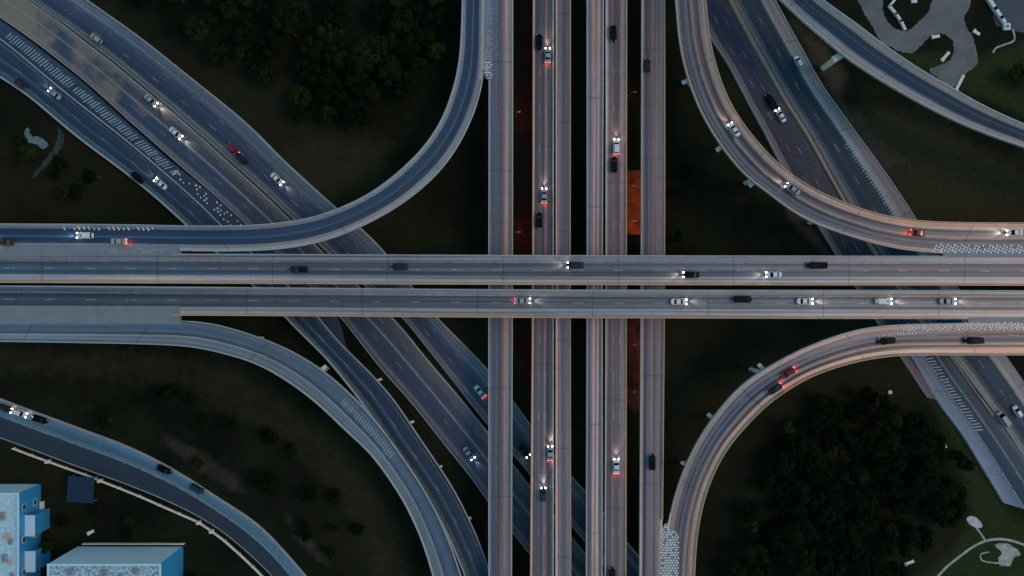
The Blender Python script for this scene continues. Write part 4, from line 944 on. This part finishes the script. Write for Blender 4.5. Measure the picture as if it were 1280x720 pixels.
# ------------------------------------------------------------------ trees
def leafmat():
    m, t, b = newmat('dark_leaves')
    oi = N(t, 'ShaderNodeObjectInfo').outputs['Random']; pos = N(t, 'ShaderNodeNewGeometry').outputs['Position']
    c = ramp(t, oi, [(0, (.006, .012, .005)), (.6, (.008, .017, .006)), (.88, (.012, .023, .007)), (1, (.026, .034, .010))])
    n = noise(t, pos, 1.1, 3, .6); f = math_(t, 'MULTIPLY_ADD', n, 1.6, .2)
    vm = N(t, 'ShaderNodeVectorMath', operation='SCALE'); t.links.new(c, vm.inputs[0]); t.links.new(f, vm.inputs['Scale'])
    t.links.new(vm.outputs[0], b.inputs['Base Color']); b.inputs['Roughness'].default_value = .9; b.inputs['Specular IOR Level'].default_value = .03
    return m
LEAF = leafmat(); BARK = plain('bark', (.06, .045, .035), .9, var=.3)
def make_tree(seed, rad, hgt, nleaf):
    r = random.Random(seed); mb = MB(); base = hgt * .35
    lobes = []
    for k in range(r.randint(9, 13)):
        a = r.uniform(0, 2 * PI); q = rad * .62 * math.sqrt(r.random()); z = base + (hgt - base) * r.uniform(.25, .8) * (1 - .35 * q / rad)
        lobes.append((Vector((q * math.cos(a), q * math.sin(a), z)), rad * r.uniform(.24, .46)))
    for k in range(nleaf):
        c, lr = r.choice(lobes)
        dv = Vector((r.gauss(0, 1), r.gauss(0, 1), r.gauss(.25, 1))).normalized() * lr * r.uniform(.72, 1.08); dv.z *= .8
        p = c + dv; s = r.uniform(.22, .48)
        q = (dv.normalized() + Vector((r.uniform(-.7, .7), r.uniform(-.7, .7), r.uniform(-.4, .9)))).to_track_quat('Z', 'Y')
        a = r.uniform(0, PI); u = q @ Vector((math.cos(a), math.sin(a), 0)); v = q @ Vector((-math.sin(a), math.cos(a), 0))
        mb.add([p - u * s, p - v * s * .55 + u * s * .1, p + u * s, p + v * s * .55 - u * s * .1], [(0, 1, 2, 3)])
    tk = MB(); tk.tube((0, 0, -.2), (0, 0, base * 1.1), .032 * hgt, .022 * hgt, 8)
    for c, lr in lobes[:6]: tk.tube((0, 0, base * .9), tuple(c), .014 * hgt, .005 * hgt, 6)
    o = empty('tree', (0, 0, 0)); tk.build('trunk', BARK, o); mb.build('crown', LEAF, o)
    return o
VARS = [make_tree(100 + k, 3.6 + (k % 3) * .7, 7.5 + (k % 4) * 1.1, 2300) for k in range(9)]
used = [False] * len(VARS)
def put_tree(px, py, sc, label, group, z=0):
    k = R.randrange(len(VARS))
    if not used[k]: o = VARS[k]; used[k] = True
    else: o = copy_tree(VARS[k])
    o.location = W(px, py, z); o.rotation_euler = (0, 0, R.uniform(0, 6.28)); o.scale = (sc, sc, sc * R.uniform(.85, 1.15)); tag(o, label, 'tree', group)
ROADS = [rV1, rV2, rTL, rTR, rBR, rBL, rG, rD0, rA, rB, rC, rE, rF, rE2, rJ, rH1, rH2]
def clear(px, py, m=16):
    p = Vector((px, py))
    for r in ROADS:
        for i in range(0, r.n, 2):
            c = (r.A[i] + r.B[i]) / 2
            if (c - p).length < (r.A[i] - r.B[i]).length / 2 + m: return False
    return True
def wood(P, step, lo, hi, label, group, jit=.45, m=16, keep=1.0):
    xs = [p[0] for p in P]; ys = [p[1] for p in P]; n = 0; y = min(ys); row = 0
    while y < max(ys):
        x = min(xs) + (row % 2) * step / 2
        while x < max(xs):
            qx, qy = x + R.uniform(-jit, jit) * step, y + R.uniform(-jit, jit) * step
            if inpoly(qx, qy, P) and clear(qx, qy, m) and R.random() < keep: put_tree(qx, qy, R.uniform(lo, hi), label, group); n += 1
            x += step
        y += step * .87; row += 1
    return n
n1 = wood([(1035, 490), (1075, 485), (1110, 500), (1135, 505), (1165, 530), (1185, 552), (1195, 580), (1198, 610), (1214, 640), (1180, 655), (1165, 680), (1130, 690), (1100, 730), (900, 730), (925, 650), (955, 590), (965, 540), (1000, 500)], 21, .62, 1.02,
     'dark tree in the dense wood inside the lower right ramp curve', 'trees of the lower right wood', m=14)
n2 = wood([(150, -12), (200, 20), (300, 95), (400, 150), (480, 150), (540, 110), (565, 40), (565, -12)], 25, .8, 1.2,
     'dark tree in the wood inside the upper left ramp curve', 'trees of the upper left wood', m=15, keep=.92)
n3 = wood([(70, 470), (250, 480), (340, 520), (420, 590), (470, 660), (490, 735), (400, 735), (330, 640), (230, 570), (120, 520)], 34, .5, .85,
     'low dark tree scattered on the ground inside the lower left ramp curve', 'trees inside the lower left ramp', m=17, keep=.5)
n4 = wood([(60, 600), (100, 630), (150, 640), (220, 660), (270, 700), (300, 760), (240, 760), (240, 672), (130, 672), (60, 690)], 26, .5, .8,
     'dark tree between the buildings and the service road', 'trees around the buildings', m=12, keep=.6)
n5 = wood([(845, 110), (850, 160), (900, 240), (960, 290), (1000, 312), (1000, 316), (840, 316)], 40, .5, .75,
     'dim tree on the dark ground west of the slanting road, under the top right ramp', 'trees inside the top right ramp', m=16, keep=.5)
n6 = wood([(1100, 120), (1300, 60), (1320, 150), (1220, 110)], 26, .45, .8, 'dark small tree between the gravel track and the ramp', 'trees by the gravel track', m=13, keep=.5)
n7 = wood([(-20, 120), (90, 190), (190, 262), (-20, 262)], 34, .5, .9, 'dark tree in the shadowy ground left of the blue diagonal road', 'trees left of the diagonal road', m=15, keep=.5)
print('TREES', n1, n2, n3, n4, n5, n6, n7)
for k, o in enumerate(VARS):
    if not used[k]:
        for c in list(o.children): bpy.data.objects.remove(c)
        bpy.data.objects.remove(o)
